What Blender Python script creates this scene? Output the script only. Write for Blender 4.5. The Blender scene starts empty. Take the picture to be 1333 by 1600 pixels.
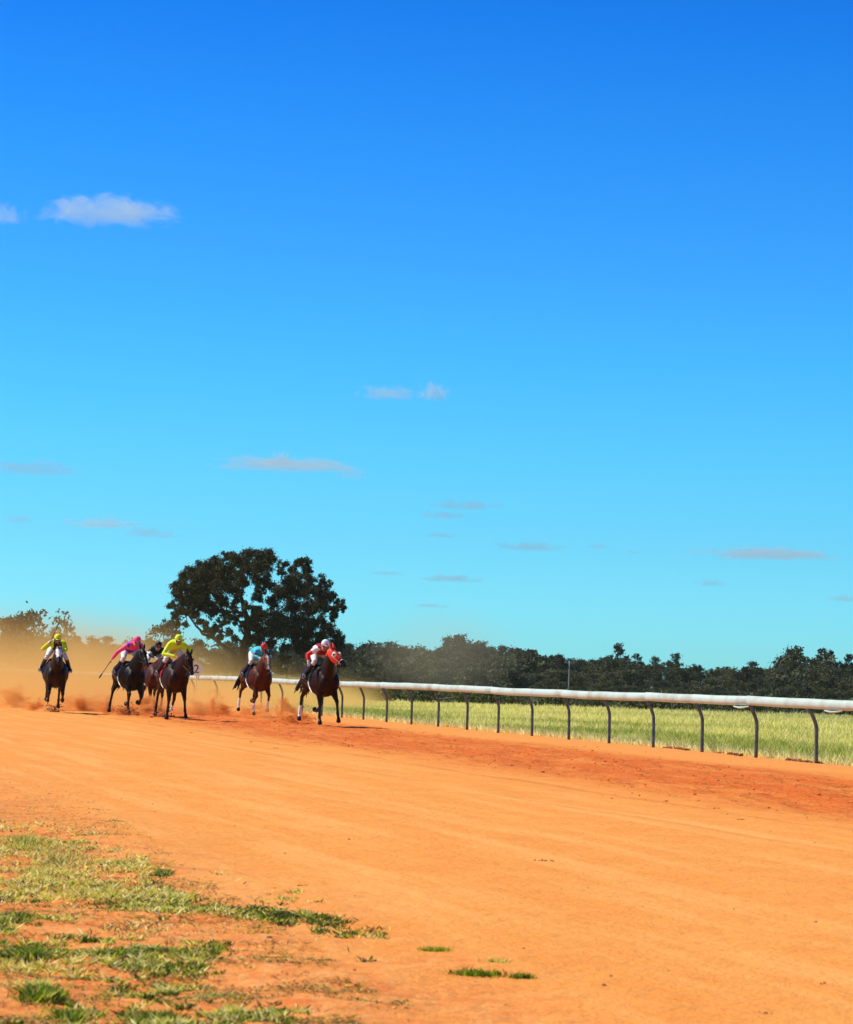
import bpy, bmesh, math, random
import numpy as np
from mathutils import Vector, Matrix, noise as mnoise
R = math.radians
PI = math.pi
S = bpy.context.scene
COL = S.collection
rnd = random.Random(7)

# ------------------------------------------------------------------ camera, sky, sun, exposure
F = 4000.0; EYE = 1.35; ROLL = math.atan(0.03); PITCH = math.atan(259.1 / F)
cp, sp = math.cos(PITCH), math.sin(PITCH)
_U = Vector((0, -sp, cp)); _F = Vector((0, cp, sp)); _R = Vector((1, 0, 0))
_cr, _sr = math.cos(ROLL), math.sin(ROLL)
cam_r = _R * _cr + _U * _sr; cam_u = _U * _cr - _R * _sr
cam = bpy.data.objects.new('camera', bpy.data.cameras.new('camera')); COL.objects.link(cam)
M3 = Matrix((cam_r, cam_u, -_F)).transposed()
cam.matrix_world = Matrix.Translation((0, 0, EYE)) @ M3.to_4x4()
cam.data.sensor_fit = 'HORIZONTAL'; cam.data.sensor_width = 36; cam.data.lens = 36 * F / 1333
cam.data.clip_start = 0.5; cam.data.clip_end = 80000
cam.data.dof.use_dof = True; cam.data.dof.focus_distance = 62; cam.data.dof.aperture_fstop = 10.0
S.camera = cam

def ray(x, y):                       # direction through a pixel of the 1333 x 1600 photograph
    return (cam_r * (x - 666.5) - cam_u * (y - 800) + _F * F).normalized()
def gp(x, y, z=0.0):                 # point of the ground seen at a pixel
    r = ray(x, y); t = (z - EYE) / r.z
    return Vector((r.x * t, r.y * t, z))
def at(x, y, Y):                     # point at distance Y
    r = ray(x, y); t = Y / r.y
    return Vector((r.x * t, Y, EYE + r.z * t))

SUN_EL, SUN_AZ = 52, 284             # azimuth clockwise from +Y
w = bpy.data.worlds.new('World'); S.world = w; w.use_nodes = True
nt = w.node_tree; N = nt.nodes; Lk = nt.links
bg = N['Background']
sky = N.new('ShaderNodeTexSky'); sky.sky_type = 'NISHITA'; sky.sun_disc = False
sky.sun_elevation = R(SUN_EL); sky.sun_rotation = R(SUN_AZ); sky.altitude = 200
sky.air_density = 1.0; sky.dust_density = 0.3; sky.ozone_density = 1.6
tc = N.new('ShaderNodeTexCoord'); sx = N.new('ShaderNodeSeparateXYZ'); Lk.new(tc.outputs['Generated'], sx.inputs[0])
rp = N.new('ShaderNodeValToRGB'); Lk.new(sx.outputs['Z'], rp.inputs[0])
SKYRAMP = [(0.0, (0.258, 0.759, 1.1)), (0.027, (0.222, 0.7062, 1.089)), (0.052, (0.195, 0.6457, 0.99)), (0.0896, (0.157, 0.6446, 0.957)), (0.124, (0.124, 0.6105, 1.012)), (0.163, (0.1, 0.539, 1.0428)), (0.21, (0.061, 0.4752, 1.0296)), (0.254, (0.032, 0.3971, 0.9977)), (0.42, (0.0108, 0.108, 0.36)), (1.0, (0.0054, 0.045, 0.162))]
el = rp.color_ramp.elements
while len(el) > 1: el.remove(el[-1])
for i, (p, c) in enumerate(SKYRAMP):
    e = el[0] if i == 0 else el.new(p)
    e.position = p; e.color = (*c, 1)
mx = N.new('ShaderNodeVectorMath'); mx.operation = 'MULTIPLY'
Lk.new(sky.outputs[0], mx.inputs[0]); Lk.new(rp.outputs[0], mx.inputs[1]); Lk.new(mx.outputs[0], bg.inputs[0])
bg.inputs[1].default_value = 0.149
sl = bpy.data.lights.new('sun', 'SUN'); sl.energy = 4.9; sl.angle = R(0.5); sl.color = (1, 0.94, 0.82)
so = bpy.data.objects.new('sun', sl); COL.objects.link(so)
TO_SUN = Vector((math.sin(R(SUN_AZ)) * math.cos(R(SUN_EL)), math.cos(R(SUN_AZ)) * math.cos(R(SUN_EL)), math.sin(R(SUN_EL))))
so.rotation_euler = TO_SUN.to_track_quat('Z', 'Y').to_euler()
so.location = (-40, 40, 60)
S.view_settings.view_transform = 'Standard'; S.view_settings.look = 'None'
S.view_settings.exposure = 0.16; S.view_settings.gamma = 1
S.render.engine = 'CYCLES'
S.cycles.volume_bounces = 2; S.cycles.max_bounces = 8; S.cycles.transparent_max_bounces = 24
S.cycles.volume_step_rate = 1.0; S.cycles.volume_max_steps = 128
S.cycles.use_denoising = True

# ------------------------------------------------------------------ materials
def mat(name, col, rough=0.8, col2=None, scale=20, spec=0.3, detail=3, bump=0.0, bscale=60, coord='Object', metal=0, lo=0.35, hi=0.65):
    m = bpy.data.materials.new(name); m.use_nodes = True
    t = m.node_tree; b = t.nodes['Principled BSDF']
    b.inputs['Base Color'].default_value = (*col, 1); b.inputs['Roughness'].default_value = rough
    b.inputs['Specular IOR Level'].default_value = spec; b.inputs['Metallic'].default_value = metal
    c = t.nodes.new('ShaderNodeTexCoord')
    if col2 is not None:
        n = t.nodes.new('ShaderNodeTexNoise'); n.inputs['Scale'].default_value = scale; n.inputs['Detail'].default_value = detail
        r = t.nodes.new('ShaderNodeValToRGB'); r.color_ramp.elements[0].position = lo; r.color_ramp.elements[1].position = hi
        r.color_ramp.elements[0].color = (*col, 1); r.color_ramp.elements[1].color = (*col2, 1)
        t.links.new(c.outputs[coord], n.inputs['Vector']); t.links.new(n.outputs[0], r.inputs[0]); t.links.new(r.outputs[0], b.inputs['Base Color'])
    if bump:
        n = t.nodes.new('ShaderNodeTexNoise'); n.inputs['Scale'].default_value = bscale; n.inputs['Detail'].default_value = 4
        bp = t.nodes.new('ShaderNodeBump'); bp.inputs['Strength'].default_value = bump; bp.inputs['Distance'].default_value = 0.02
        t.links.new(c.outputs[coord], n.inputs['Vector']); t.links.new(n.outputs[0], bp.inputs['Height']); t.links.new(bp.outputs[0], b.inputs['Normal'])
    return m

def attr_mat(name, rough=0.8, trans=0.25):       # colour of every blade or leaf is its own
    m = bpy.data.materials.new(name); m.use_nodes = True
    t = m.node_tree; b = t.nodes['Principled BSDF']; o = t.nodes['Material Output']
    a = t.nodes.new('ShaderNodeAttribute'); a.attribute_name = 'tint'
    t.links.new(a.outputs['Color'], b.inputs['Base Color']); b.inputs['Roughness'].default_value = rough
    b.inputs['Specular IOR Level'].default_value = 0.15
    if trans:
        tr = t.nodes.new('ShaderNodeBsdfTranslucent'); t.links.new(a.outputs['Color'], tr.inputs[0])
        ms = t.nodes.new('ShaderNodeMixShader'); ms.inputs[0].default_value = trans
        t.links.new(b.outputs[0], ms.inputs[1]); t.links.new(tr.outputs[0], ms.inputs[2]); t.links.new(ms.outputs[0], o.inputs[0])
    return m

# ------------------------------------------------------------------ object helpers
def tag(o, label=None, cat=None, group=None, kind=None):
    if label: o['label'] = label
    if cat: o['category'] = cat
    if group: o['group'] = group
    if kind: o['kind'] = kind
    return o
def empty(name, loc=(0, 0, 0), rz=0.0):
    o = bpy.data.objects.new(name, None); COL.objects.link(o); o.location = loc; o.rotation_euler = (0, 0, rz)
    o.empty_display_size = 0.3
    return o
def link(name, me, mats, parent=None, smooth=True):
    for m in (mats if isinstance(mats, (list, tuple)) else [mats]): me.materials.append(m)
    o = bpy.data.objects.new(name, me); COL.objects.link(o)
    if parent is not None: o.parent = parent
    if smooth: me.polygons.foreach_set('use_smooth', [True] * len(me.polygons))
    return o
def fast_mesh(name, verts, loops, starts, totals, tint=None):
    me = bpy.data.meshes.new(name)
    me.vertices.add(len(verts)); me.vertices.foreach_set('co', np.asarray(verts, np.float32).ravel())
    me.loops.add(len(loops)); me.loops.foreach_set('vertex_index', np.asarray(loops, np.int32))
    me.polygons.add(len(starts)); me.polygons.foreach_set('loop_start', np.asarray(starts, np.int32))
    me.polygons.foreach_set('loop_total', np.asarray(totals, np.int32))
    me.update(calc_edges=True)
    if tint is not None:
        a = me.attributes.new('tint', 'FLOAT_COLOR', 'POINT')
        c = np.ones((len(verts), 4), np.float32); c[:, :3] = tint; a.data.foreach_set('color', c.ravel())
    return me
def cards(name, P, D, Wd, tint):     # quads: centre line P -> P+D, half width vector Wd, pointed end
    n = len(P); V = np.empty((n, 4, 3), np.float32)
    V[:, 0] = P - Wd * .7; V[:, 1] = P + D * .5 - Wd + 0; V[:, 2] = P + D; V[:, 3] = P + D * .45 + Wd
    idx = np.arange(n * 4)
    return fast_mesh(name, V.reshape(-1, 3), idx, np.arange(n) * 4, np.full(n, 4), np.repeat(tint, 4, axis=0))

def catmull(P, k=4):
    P = [np.array(p, float) for p in P]
    if len(P) < 3: k = max(k, 3)
    out = []
    for i in range(len(P) - 1):
        a = P[i - 1] if i else 2 * P[0] - P[1]; b, c = P[i], P[i + 1]; d = P[i + 2] if i + 2 < len(P) else 2 * P[-1] - P[-2]
        for j in range(k):
            t = j / k
            out.append(0.5 * ((2 * b) + (c - a) * t + (2 * a - 5 * b + 4 * c - d) * t * t + (3 * b - a - 3 * c + d) * t ** 3))
    out.append(P[-1]); return out
def loft(bm, pts, seg=12, k=4, side=(0, 1, 0), cap=True, smooth=True):
    """pts: (x,y,z, half width along side, half height); elliptical sections"""
    Q = catmull(pts, k) if smooth else [np.array(p, float) for p in pts]
    n = len(Q); rings = []
    sd = Vector(side)
    for i, q in enumerate(Q):
        a = Q[max(0, i - 1)][:3]; b = Q[min(n - 1, i + 1)][:3]
        T = Vector(b - a)
        if T.length < 1e-9: T = Vector((0, 0, 1))
        T.normalize()
        s = sd - T * sd.dot(T)
        if s.length < 0.15: s = Vector((1, 0, 0)) - T * T.x
        s.normalize(); u = T.cross(s)
        c = Vector(q[:3]); ra, rb = max(q[3], 1e-3), max(q[4], 1e-3)
        rings.append([bm.verts.new(c + s * (ra * math.cos(2 * PI * j / seg)) + u * (rb * math.sin(2 * PI * j / seg))) for j in range(seg)])
    for i in range(n - 1):
        for j in range(seg):
            bm.faces.new((rings[i][j], rings[i][(j + 1) % seg], rings[i + 1][(j + 1) % seg], rings[i + 1][j]))
    if cap:
        for rg, q, sg in ((rings[0], Q[0], -1), (rings[-1], Q[-1], 1)):
            i = 0 if sg < 0 else n - 1
            T = Vector(Q[1][:3] - Q[0][:3]) if sg < 0 else Vector(Q[-1][:3] - Q[-2][:3])
            T.normalize()
            v = bm.verts.new(Vector(q[:3]) + T * (sg * 0.5 * min(q[3], q[4])))
            for j in range(seg):
                f = (rg[j], rg[(j + 1) % seg], v) if sg > 0 else (rg[(j + 1) % seg], rg[j], v)
                bm.faces.new(f)
def ball(bm, c, r, seg=10):
    rx, ry, rz = r if isinstance(r, (tuple, list)) else (r, r, r)
    bmesh.ops.create_uvsphere(bm, u_segments=seg, v_segments=max(6, seg * 2 // 3), radius=1,
                              matrix=Matrix.Translation(c) @ Matrix.Diagonal((rx, ry, rz, 1)))
def box(bm, c, h, rot=None):
    M = Matrix.Translation(c)
    if rot is not None: M = M @ rot.to_4x4()
    bmesh.ops.create_cube(bm, size=2, matrix=M @ Matrix.Diagonal((*h, 1)))
def bm_mesh(bm, name):
    bmesh.ops.recalc_face_normals(bm, faces=bm.faces)
    me = bpy.data.meshes.new(name); bm.to_mesh(me); bm.free(); return me
def fused(name, bm, voxel, mats, parent, classify=None, smooth_it=4):
    """many lofts grown into one continuous skin"""
    me = bm_mesh(bm, name + '_raw')
    t = bpy.data.objects.new('tmp', me); COL.objects.link(t)
    r = t.modifiers.new('r', 'REMESH'); r.mode = 'VOXEL'; r.voxel_size = voxel
    if smooth_it:
        s = t.modifiers.new('s', 'SMOOTH'); s.factor = 0.5; s.iterations = smooth_it
    dg = bpy.context.evaluated_depsgraph_get()
    out = bpy.data.meshes.new_from_object(t.evaluated_get(dg)); out.name = name
    bpy.data.objects.remove(t); bpy.data.meshes.remove(me)
    o = link(name, out, mats, parent)
    if classify:
        c = np.empty(len(out.polygons) * 3); out.polygons.foreach_get('center', c)
        out.polygons.foreach_set('material_index', [int(classify(Vector(p))) for p in c.reshape(-1, 3)])
    return o
def simple(name, bm, m, parent=None, smooth=True):
    return link(name, bm_mesh(bm, name), m, parent, smooth)

# ------------------------------------------------------------------ the ground
P0 = Vector((7.28, 47.12)); NV = Vector((-.9631, -.2693)); EV = Vector((-.2693, .9631))
def uv2w(u, v, z=0.0): return Vector((P0.x + NV.x * u + EV.x * v, P0.y + NV.y * u + EV.y * v, z))
def w2uv(x, y): return ((x - P0.x) * NV.x + (y - P0.y) * NV.y, (x - P0.x) * EV.x + (y - P0.y) * EV.y)

class G:                                 # tiny node-graph writer
    def __init__(s, name):
        s.m = bpy.data.materials.new(name); s.m.use_nodes = True; s.t = s.m.node_tree
        s.b = s.t.nodes['Principled BSDF']; s.out = s.t.nodes['Material Output']
    def put(s, i, v):
        if hasattr(v, 'is_linked') or isinstance(v, bpy.types.NodeSocket): s.t.links.new(v, i)
        else: i.default_value = v
    def math(s, op, a, b=0.0, c=None, clamp=False):
        n = s.t.nodes.new('ShaderNodeMath'); n.operation = op; n.use_clamp = clamp
        s.put(n.inputs[0], a); s.put(n.inputs[1], b)
        if c is not None: s.put(n.inputs[2], c)
        return n.outputs[0]
    def noise(s, vec, scale, detail=3, rough=0.5, dist=0.0):
        n = s.t.nodes.new('ShaderNodeTexNoise'); s.put(n.inputs['Vector'], vec)
        n.inputs['Scale'].default_value = scale; n.inputs['Detail'].default_value = detail
        n.inputs['Roughness'].default_value = rough; n.inputs['Distortion'].default_value = dist
        return n.outputs[0]
    def rng(s, x, a, b, c=0.0, d=1.0, smooth=True):
        n = s.t.nodes.new('ShaderNodeMapRange'); n.interpolation_type = 'SMOOTHSTEP' if smooth else 'LINEAR'
        s.put(n.inputs[0], x)
        for i, v in enumerate((a, b, c, d)): s.put(n.inputs[i + 1], v)
        return n.outputs[0]
    def mix(s, f, a, b):
        n = s.t.nodes.new('ShaderNodeMix'); n.data_type = 'RGBA'
        s.put(n.inputs[0], f)
        for k, v in ((6, a), (7, b)):
            if isinstance(v, tuple): n.inputs[k].default_value = (*v, 1)
            else: s.t.links.new(v, n.inputs[k])
        return n.outputs[2]
    def pos(s):
        g = s.t.nodes.new('ShaderNodeNewGeometry'); return g.outputs['Position']
    def comb(s, x, y, z=0.0):
        n = s.t.nodes.new('ShaderNodeCombineXYZ'); s.put(n.inputs[0], x); s.put(n.inputs[1], y); s.put(n.inputs[2], z); return n.outputs[0]
    def sep(s, v):
        n = s.t.nodes.new('ShaderNodeSeparateXYZ'); s.put(n.inputs[0], v); return n.outputs
    def bump(s, h, st, dist, prev=None):
        n = s.t.nodes.new('ShaderNodeBump'); n.inputs['Strength'].default_value = st; n.inputs['Distance'].default_value = dist
        s.put(n.inputs['Height'], h)
        if prev is not None: s.t.links.new(prev, n.inputs['Normal'])
        return n.outputs[0]

def track_material():
    g = G('orange_dirt'); p = g.pos(); X, Y, Z = g.sep(p)[:3]
    dx = g.math('SUBTRACT', X, P0.x); dy = g.math('SUBTRACT', Y, P0.y)
    u = g.math('ADD', g.math('MULTIPLY', dx, NV.x), g.math('MULTIPLY', dy, NV.y))
    v = g.math('ADD', g.math('MULTIPLY', dx, EV.x), g.math('MULTIPLY', dy, EV.y))
    along = g.comb(u, g.math('MULTIPLY', v, 0.06))
    along2 = g.comb(u, g.math('MULTIPLY', v, 0.25))
    wob = g.noise(g.comb(g.math('MULTIPLY', u, 0.2), g.math('MULTIPLY', v, 0.12)), 1.0, 3)
    uw = g.math('ADD', u, g.math('MULTIPLY', g.math('SUBTRACT', wob, 0.5), 2.2))
    streak = g.noise(along, 2.2, 5, 0.6)
    med = g.noise(p, 1.4, 5, 0.6)
    fine = g.noise(p, 26, 4, 0.65)
    sand = g.mix(g.rng(med, 0.3, 0.7), (0.76, 0.270, 0.052), (0.80, 0.320, 0.070))
    # pale swept bands running along the track
    pale = g.math('MULTIPLY', g.rng(streak, 0.44, 0.66), g.rng(uw, 8.5, 10.5))
    sand = g.mix(g.math('MULTIPLY', pale, 0.65), sand, (0.87, 0.42, 0.125))
    # freshly churned, redder strip where the field runs
    band = g.math('MULTIPLY', g.rng(uw, 1.6, 3.6), g.rng(uw, 9.2, 6.9))
    strength = g.rng(g.noise(along2, 0.9, 5, 0.65), 0.30, 0.58)
    f = g.math('MULTIPLY', band, g.math('ADD', g.math('MULTIPLY', strength, 0.6), 0.4))
    sand = g.mix(f, sand, (0.60, 0.100, 0.012))
    near = g.math('MULTIPLY', g.rng(uw, 2.4, 0.6), g.rng(med, 0.35, 0.6))
    sand = g.mix(g.math('MULTIPLY', near, 0.4), sand, (0.62, 0.24, 0.09))
    # dark hoof scuffs in the churned strip
    sc = g.rng(g.noise(g.comb(g.math('MULTIPLY', u, 1.0), g.math('MULTIPLY', v, 0.16)), 4.5, 5, 0.75), 0.51, 0.62)
    sand = g.mix(g.math('MULTIPLY', g.math('MULTIPLY', sc, band), 0.9), sand, (0.36, 0.060, 0.008))
    # thin tyre lines
    for u0, wd, k in ((8.9, 0.07, 0.5), (7.1, 0.06, 0.4), (10.6, 0.05, 0.25)):
        d = g.math('ABSOLUTE', g.math('SUBTRACT', g.math('ADD', u, g.math('MULTIPLY', wob, 0.8)), u0 + 0.4))
        ln = g.math('MULTIPLY', g.rng(d, wd * 2, wd * 0.4), g.rng(g.noise(along, 5, 3), 0.4, 0.55))
        sand = g.mix(g.math('MULTIPLY', ln, k), sand, (0.48, 0.13, 0.04))
    mot = g.rng(g.noise(g.comb(g.math('MULTIPLY', u, 1.0), g.math('MULTIPLY', v, .35)), 2.6, 6, .75), .46, .66)
    sand = g.mix(g.math('MULTIPLY', mot, .20), sand, (0.66, 0.215, 0.045))
    # redder bare soil of the verge
    verge = g.rng(g.math('ADD', u, g.math('MULTIPLY', g.math('SUBTRACT', med, 0.5), 3.5)), 15.4, 17.4)
    soil = g.mix(g.rng(g.noise(p, 3.2, 5, 0.7), 0.35, 0.62), (0.64, 0.165, 0.035), (0.76, 0.28, 0.075))
    lit = g.rng(g.noise(p, 9.0, 5, 0.75), 0.53, 0.66)
    soil = g.mix(g.math('MULTIPLY', lit, 0.5), soil, (0.35, 0.13, 0.06))
    ltr = g.rng(g.noise(g.comb(X, g.math('MULTIPLY', Y, .5)), 7.0, 6, .8), .52, .60)
    soil = g.mix(g.math('MULTIPLY', ltr, .45), soil, (0.80, 0.52, 0.20))
    sand = g.mix(verge, sand, soil)
    # grains and specks
    sand = g.mix(g.math('MULTIPLY', g.rng(fine, 0.40, 0.62), 0.35), sand, (0.84, 0.38, 0.10))
    spk = g.rng(g.noise(p, 9, 4, 0.85), 0.62, 0.70)
    sand = g.mix(g.math('MULTIPLY', spk, 0.55), sand, (0.34, 0.12, 0.05))
    g.t.links.new(sand, g.b.inputs['Base Color']); g.b.inputs['Roughness'].default_value = 0.95; g.b.inputs['Specular IOR Level'].default_value = 0.1
    b1 = g.bump(g.noise(p, 6, 6, 0.7), 0.8, 0.05)
    b2 = g.bump(fine, 0.5, 0.01, b1)
    g.t.links.new(b2, g.b.inputs['Normal'])
    return g.m
DIRT = track_material()

def ground_material():
    g = G('paddock_soil'); p = g.pos(); X, Y, Z = g.sep(p)[:3]
    dx = g.math('SUBTRACT', X, P0.x); dy = g.math('SUBTRACT', Y, P0.y)
    u = g.math('ADD', g.math('MULTIPLY', dx, NV.x), g.math('MULTIPLY', dy, NV.y))
    a = g.mix(g.rng(g.noise(p, 0.15, 5, 0.6), 0.4, 0.6), (0.46, 0.40, 0.12), (0.60, 0.52, 0.18))
    b = g.mix(g.rng(g.noise(p, 0.8, 5, 0.6), 0.4, 0.6), (0.66, 0.26, 0.09), (0.55, 0.20, 0.06))
    a = g.mix(g.rng(u, -18, -30), a, (0.075, 0.085, 0.03))
    c = g.mix(g.rng(u, -0.4, 0.2), a, b)
    g.t.links.new(c, g.b.inputs['Base Color']); g.b.inputs['Roughness'].default_value = 1
    g.b.inputs['Specular IOR Level'].default_value = 0.05
    return g.m
bm = bmesh.new()
rs = [0, 30, 80, 200, 500, 1200, 3000, 9000]
prev = None
for r in rs[1:]:
    ring = [bm.verts.new((r * math.cos(2 * PI * j / 48), r * math.sin(2 * PI * j / 48), -0.06)) for j in range(48)]
    if prev is None: bm.faces.new(ring)
    else:
        for j in range(48): bm.faces.new((prev[j], prev[(j + 1) % 48], ring[(j + 1) % 48], ring[j]))
    prev = ring
tag(simple('ground', bm, ground_material(), smooth=False), 'wide flat paddock ground reaching to the horizon', 'ground', kind='structure')

def track_h(x, y):
    u, v = w2uv(x, y)
    z = 0.0
    band = max(0, min(1, (u - 2) / 1.5)) * max(0, min(1, (9 - u) / 1.5))
    z += 0.05 * band * mnoise.noise(Vector((u * 2.2, v * 1.1, 3))) + 0.035 * band * mnoise.noise(Vector((u * 6, v * 4, 9)))
    z += 0.018 * mnoise.noise(Vector((u * 0.7, v * 0.22, 0)))
    vg = max(0, min(1, (u - 15.2) / 2))
    z += vg * (0.035 * mnoise.noise(Vector((x * 1.3, y * 1.3, 5))) + 0.014 * mnoise.noise(Vector((x * 4.5, y * 4.5, 8))))
    for u0 in (8.9, 7.1):
        z -= 0.018 * math.exp(-((u - u0) / 0.10) ** 2)
    return z
us = list(np.arange(-0.30, 14.5, 0.14)) + list(np.arange(14.5, 22.5, 0.09)) + list(np.arange(22.5, 60, 1.5))
vs = list(np.arange(-90, -42, 1.5)) + list(np.arange(-42, -8, 0.11)) + list(np.arange(-8, 60, 0.35)) + list(np.arange(60, 260, 4))
V = []
for v in vs:
    for u in us:
        x = P0.x + NV.x * u + EV.x * v; y = P0.y + NV.y * u + EV.y * v
        V.append((x, y, track_h(x, y)))
nu, nv_ = len(us), len(vs)
ii = (np.arange(nv_ - 1)[:, None] * nu + np.arange(nu - 1)[None, :]).ravel()
quads = np.stack([ii, ii + nu, ii + nu + 1, ii + 1], 1)
me = fast_mesh('dirt_track', V, quads.ravel(), np.arange(len(quads)) * 4, np.full(len(quads), 4))
tag(link('dirt_track', me, DIRT), 'broad orange dirt racing track with churned red strip', 'track', kind='structure')

# ------------------------------------------------------------------ grass
def pick(pal, n, rng):
    pal = np.array(pal); i = rng.integers(0, len(pal), n); c = pal[i] * rng.uniform(0.75, 1.2, (n, 1)); return c
def blades(name, P, H, lean, width, tint, rng, vertical=0.0):
    n = len(P); a = rng.uniform(0, 2 * PI, n)
    D = np.stack([np.cos(a) * lean * H, np.sin(a) * lean * H, H * np.ones(n)], 1)
    b = rng.uniform(0, 2 * PI, n)
    Wd = np.stack([np.cos(b), np.sin(b), np.zeros(n)], 1) * (width * np.ones(n))[:, None] * 0.5
    return cards(name, P, D, Wd, tint)
GRASS = attr_mat('grass_blades', 0.85, 0.5)
def nz(x, y, s, k=0.0): return mnoise.noise(Vector((x * s, y * s, k)))
rng = np.random.default_rng(3)

# paddock beyond the rail
pts, hs, tn = [], [], []
straw = np.array((0.90, 0.84, 0.24)); pale = np.array((0.95, 0.90, 0.46)); green = np.array((0.26, 0.34, 0.06)); olive = np.array((0.62, 0.64, 0.15))
NP = 400000
uu = -0.25 - 50 * rng.random(NP) ** 1.6; vv = rng.uniform(-24, 90, NP)
for u, v in zip(uu, vv):
    x = P0.x + NV.x * u + EV.x * v; y = P0.y + NV.y * u + EV.y * v
    if x > y * 0.235 + 7 or y > 124: continue
    n1 = nz(x * .5, y * .35, 0.45) + 0.5 * nz(x, y, .9, 4); n2 = nz(x * .4, y, 0.16, 2)
    if u > -0.7: c = pale if rng.random() < .7 else straw; h = rng.uniform(.06, .20)
    else:
        k = min(1, max(0, 0.66 + n1 * 1.5 + n2 * .8 - (0.46 if -5 < u < -1.0 else 0) + (.45 if u < -8 else 0)))
        k = k if rng.random() < .8 else rng.random()
        c = green * (1 - k) + straw * k
        if rng.random() < 0.22: c = pale if k > .4 else olive
        h = rng.uniform(.09, .25) * (1 + 0.4 * n1)
    if u < -8 and rng.random() < .5: h *= 1.15
    pts.append((x, y, -0.06)); hs.append(h + .06); tn.append(c * rng.uniform(.8, 1.2))
P = np.array(pts); Hh = np.array(hs)
dist = P[:, 1]
me = blades('tall_grass', P, Hh, rng.uniform(0.2, 1.1, len(P)), 0.005 + 0.00028 * dist, np.array(tn), rng)
tag(link('tall_grass', me, GRASS, smooth=False), 'tall pale yellow green grass of the paddock behind the rail', 'grass', kind='stuff')

# verge of the track, lower left
def verge_density(x, y):
    u, v = w2uv(x, y)
    d = (u - 16.6) / 2.2 + 1.1 * nz(x, y, 0.9, 1) + 0.9 * nz(x, y, 2.6, 2)
    return d
pts, hs, tn, ln, wd = [], [], [], [], []
def px_patch(cx, cy, rx, ry, n, pal, h, lean, wdt, spread=1.0):
    for i in range(n):
        a = rnd.random() * 2 * PI; r = abs(rnd.gauss(0, .48))
        if r > 1.5: continue
        q = gp(cx + rx * r * math.cos(a), cy + ry * r * math.sin(a)); x, y = q.x, q.y
        k = nz(x, y, 1.3, 6) + .7 * nz(x, y, 3.6, 2) + .6 * nz(x, y, 11, 1)
        if k < -0.16 + .42 * r: continue
        pl = pal if rnd.random() < .75 else (ST if rnd.random() < .6 else GY)
        if rnd.random() < .35: continue
        c = np.array(pl[rnd.randrange(len(pl))]) * rnd.uniform(.6, 1.3)
        pts.append((x, y, track_h(x, y) - .004)); hs.append(h * rnd.uniform(.2, 1.1) * (1.1 - .5 * r)); tn.append(c); ln.append(lean * rnd.uniform(.4, 1.6)); wd.append(wdt * rnd.uniform(.6, 1.2))
DG = [(0.045, 0.10, 0.008), (0.07, 0.15, 0.01), (0.12, 0.20, 0.015), (0.035, 0.055, 0.012)]
LG = [(0.22, 0.36, 0.012), (0.34, 0.46, 0.02), (0.12, 0.24, 0.01), (0.50, 0.58, 0.05)]
ST = [(0.95, 0.86, 0.26), (0.86, 0.80, 0.18), (0.74, 0.68, 0.10), (0.98, 0.94, 0.50), (0.50, 0.56, 0.06)]
GY = [(0.14, 0.09, 0.05), (0.24, 0.15, 0.08), (0.08, 0.06, 0.04), (0.42, 0.30, 0.16)]
for i in range(300000):
    py_ = 1282 + 345 * rnd.random() ** 0.75
    lim = 150 + 460 * min(1, max(0, (py_ - 1285) / 150)) ** 0.8
    px_ = -50 + (lim + 50) * rnd.random()
    q = gp(px_, py_); x, y = q.x, q.y
    edge = 1 - max(0, px_) / lim
    m1 = nz(x, y * .8, .8, 1) + .8 * nz(x, y, 2.3, 2) + .6 * nz(x, y, 7.5, 5)
    m1 += .45 * nz(x, y, 15, 8) + .15 * nz(x, y, 40, 8)
    if m1 < .41 + (.10 if py_ > 1470 else 0) + .50 * (1 - min(1, edge * 2.0)) - .26 * edge * (1.0 if py_ < 1520 else .2) + (.16 * min(1, max(0, (px_ - 250) / 200)) if py_ > 1500 else 0) + rnd.uniform(-.22, .22): continue
    t = .6 * nz(x, y, 0.9, 9) + .7 * nz(x, y, 6, 3) + .6 * nz(x, y, 17, 6) + 0.25 * rnd.uniform(-1, 1) + (0.30 if py_ < 1410 else -0.02)
    pal = ST if t > 0.0 else (LG if t > -0.22 else DG)
    if rnd.random() < .26: pal = GY
    c = np.array(pal[rnd.randrange(len(pal))]) * rnd.uniform(.7, 1.25)
    pts.append((x, y, track_h(x, y) - .003)); hs.append(rnd.uniform(.006, .032) * (1.5 if pal is ST and t > .3 else 1)); tn.append(c)
    ln.append(rnd.uniform(.5, 2.4)); wd.append(rnd.uniform(.005, .015))
px_patch(90, 1350, 130, 40, 12000, ST + ST + GY, 0.055, 1.1, .006)
px_patch(90, 1425, 130, 22, 1500, ST + GY, 0.03, 1.6, .008)
px_patch(250, 1400, 110, 24, 2000, ST + GY, 0.03, 1.6, .008)
px_patch(200, 1450, 170, 22, 1800, ST + GY, 0.03, 1.6, .009)
px_patch(40, 1320, 70, 18, 3000, ST + LG, 0.06, .9, .006)
px_patch(255, 1364, 46, 9, 2600, DG, 0.03, 1.6, .008)
px_patch(195, 1352, 40, 7, 900, DG, 0.025, 1.6, .008)
px_patch(485, 1452, 88, 11, 5000, DG + [(0.16, 0.24, .07)], 0.035, 1.3, .009)
px_patch(410, 1462, 40, 9, 1400, DG, 0.03, 1.3, .008)
px_patch(40, 1495, 75, 26, 7000, DG[:3] + LG[:2], 0.055, 1.1, .008)
px_patch(190, 1498, 80, 9, 2600, DG[:3] + LG[:2], 0.04, 1.1, .008)
px_patch(65, 1560, 55, 16, 3600, LG + DG[:2], 0.06, 1.0, .008)
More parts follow.
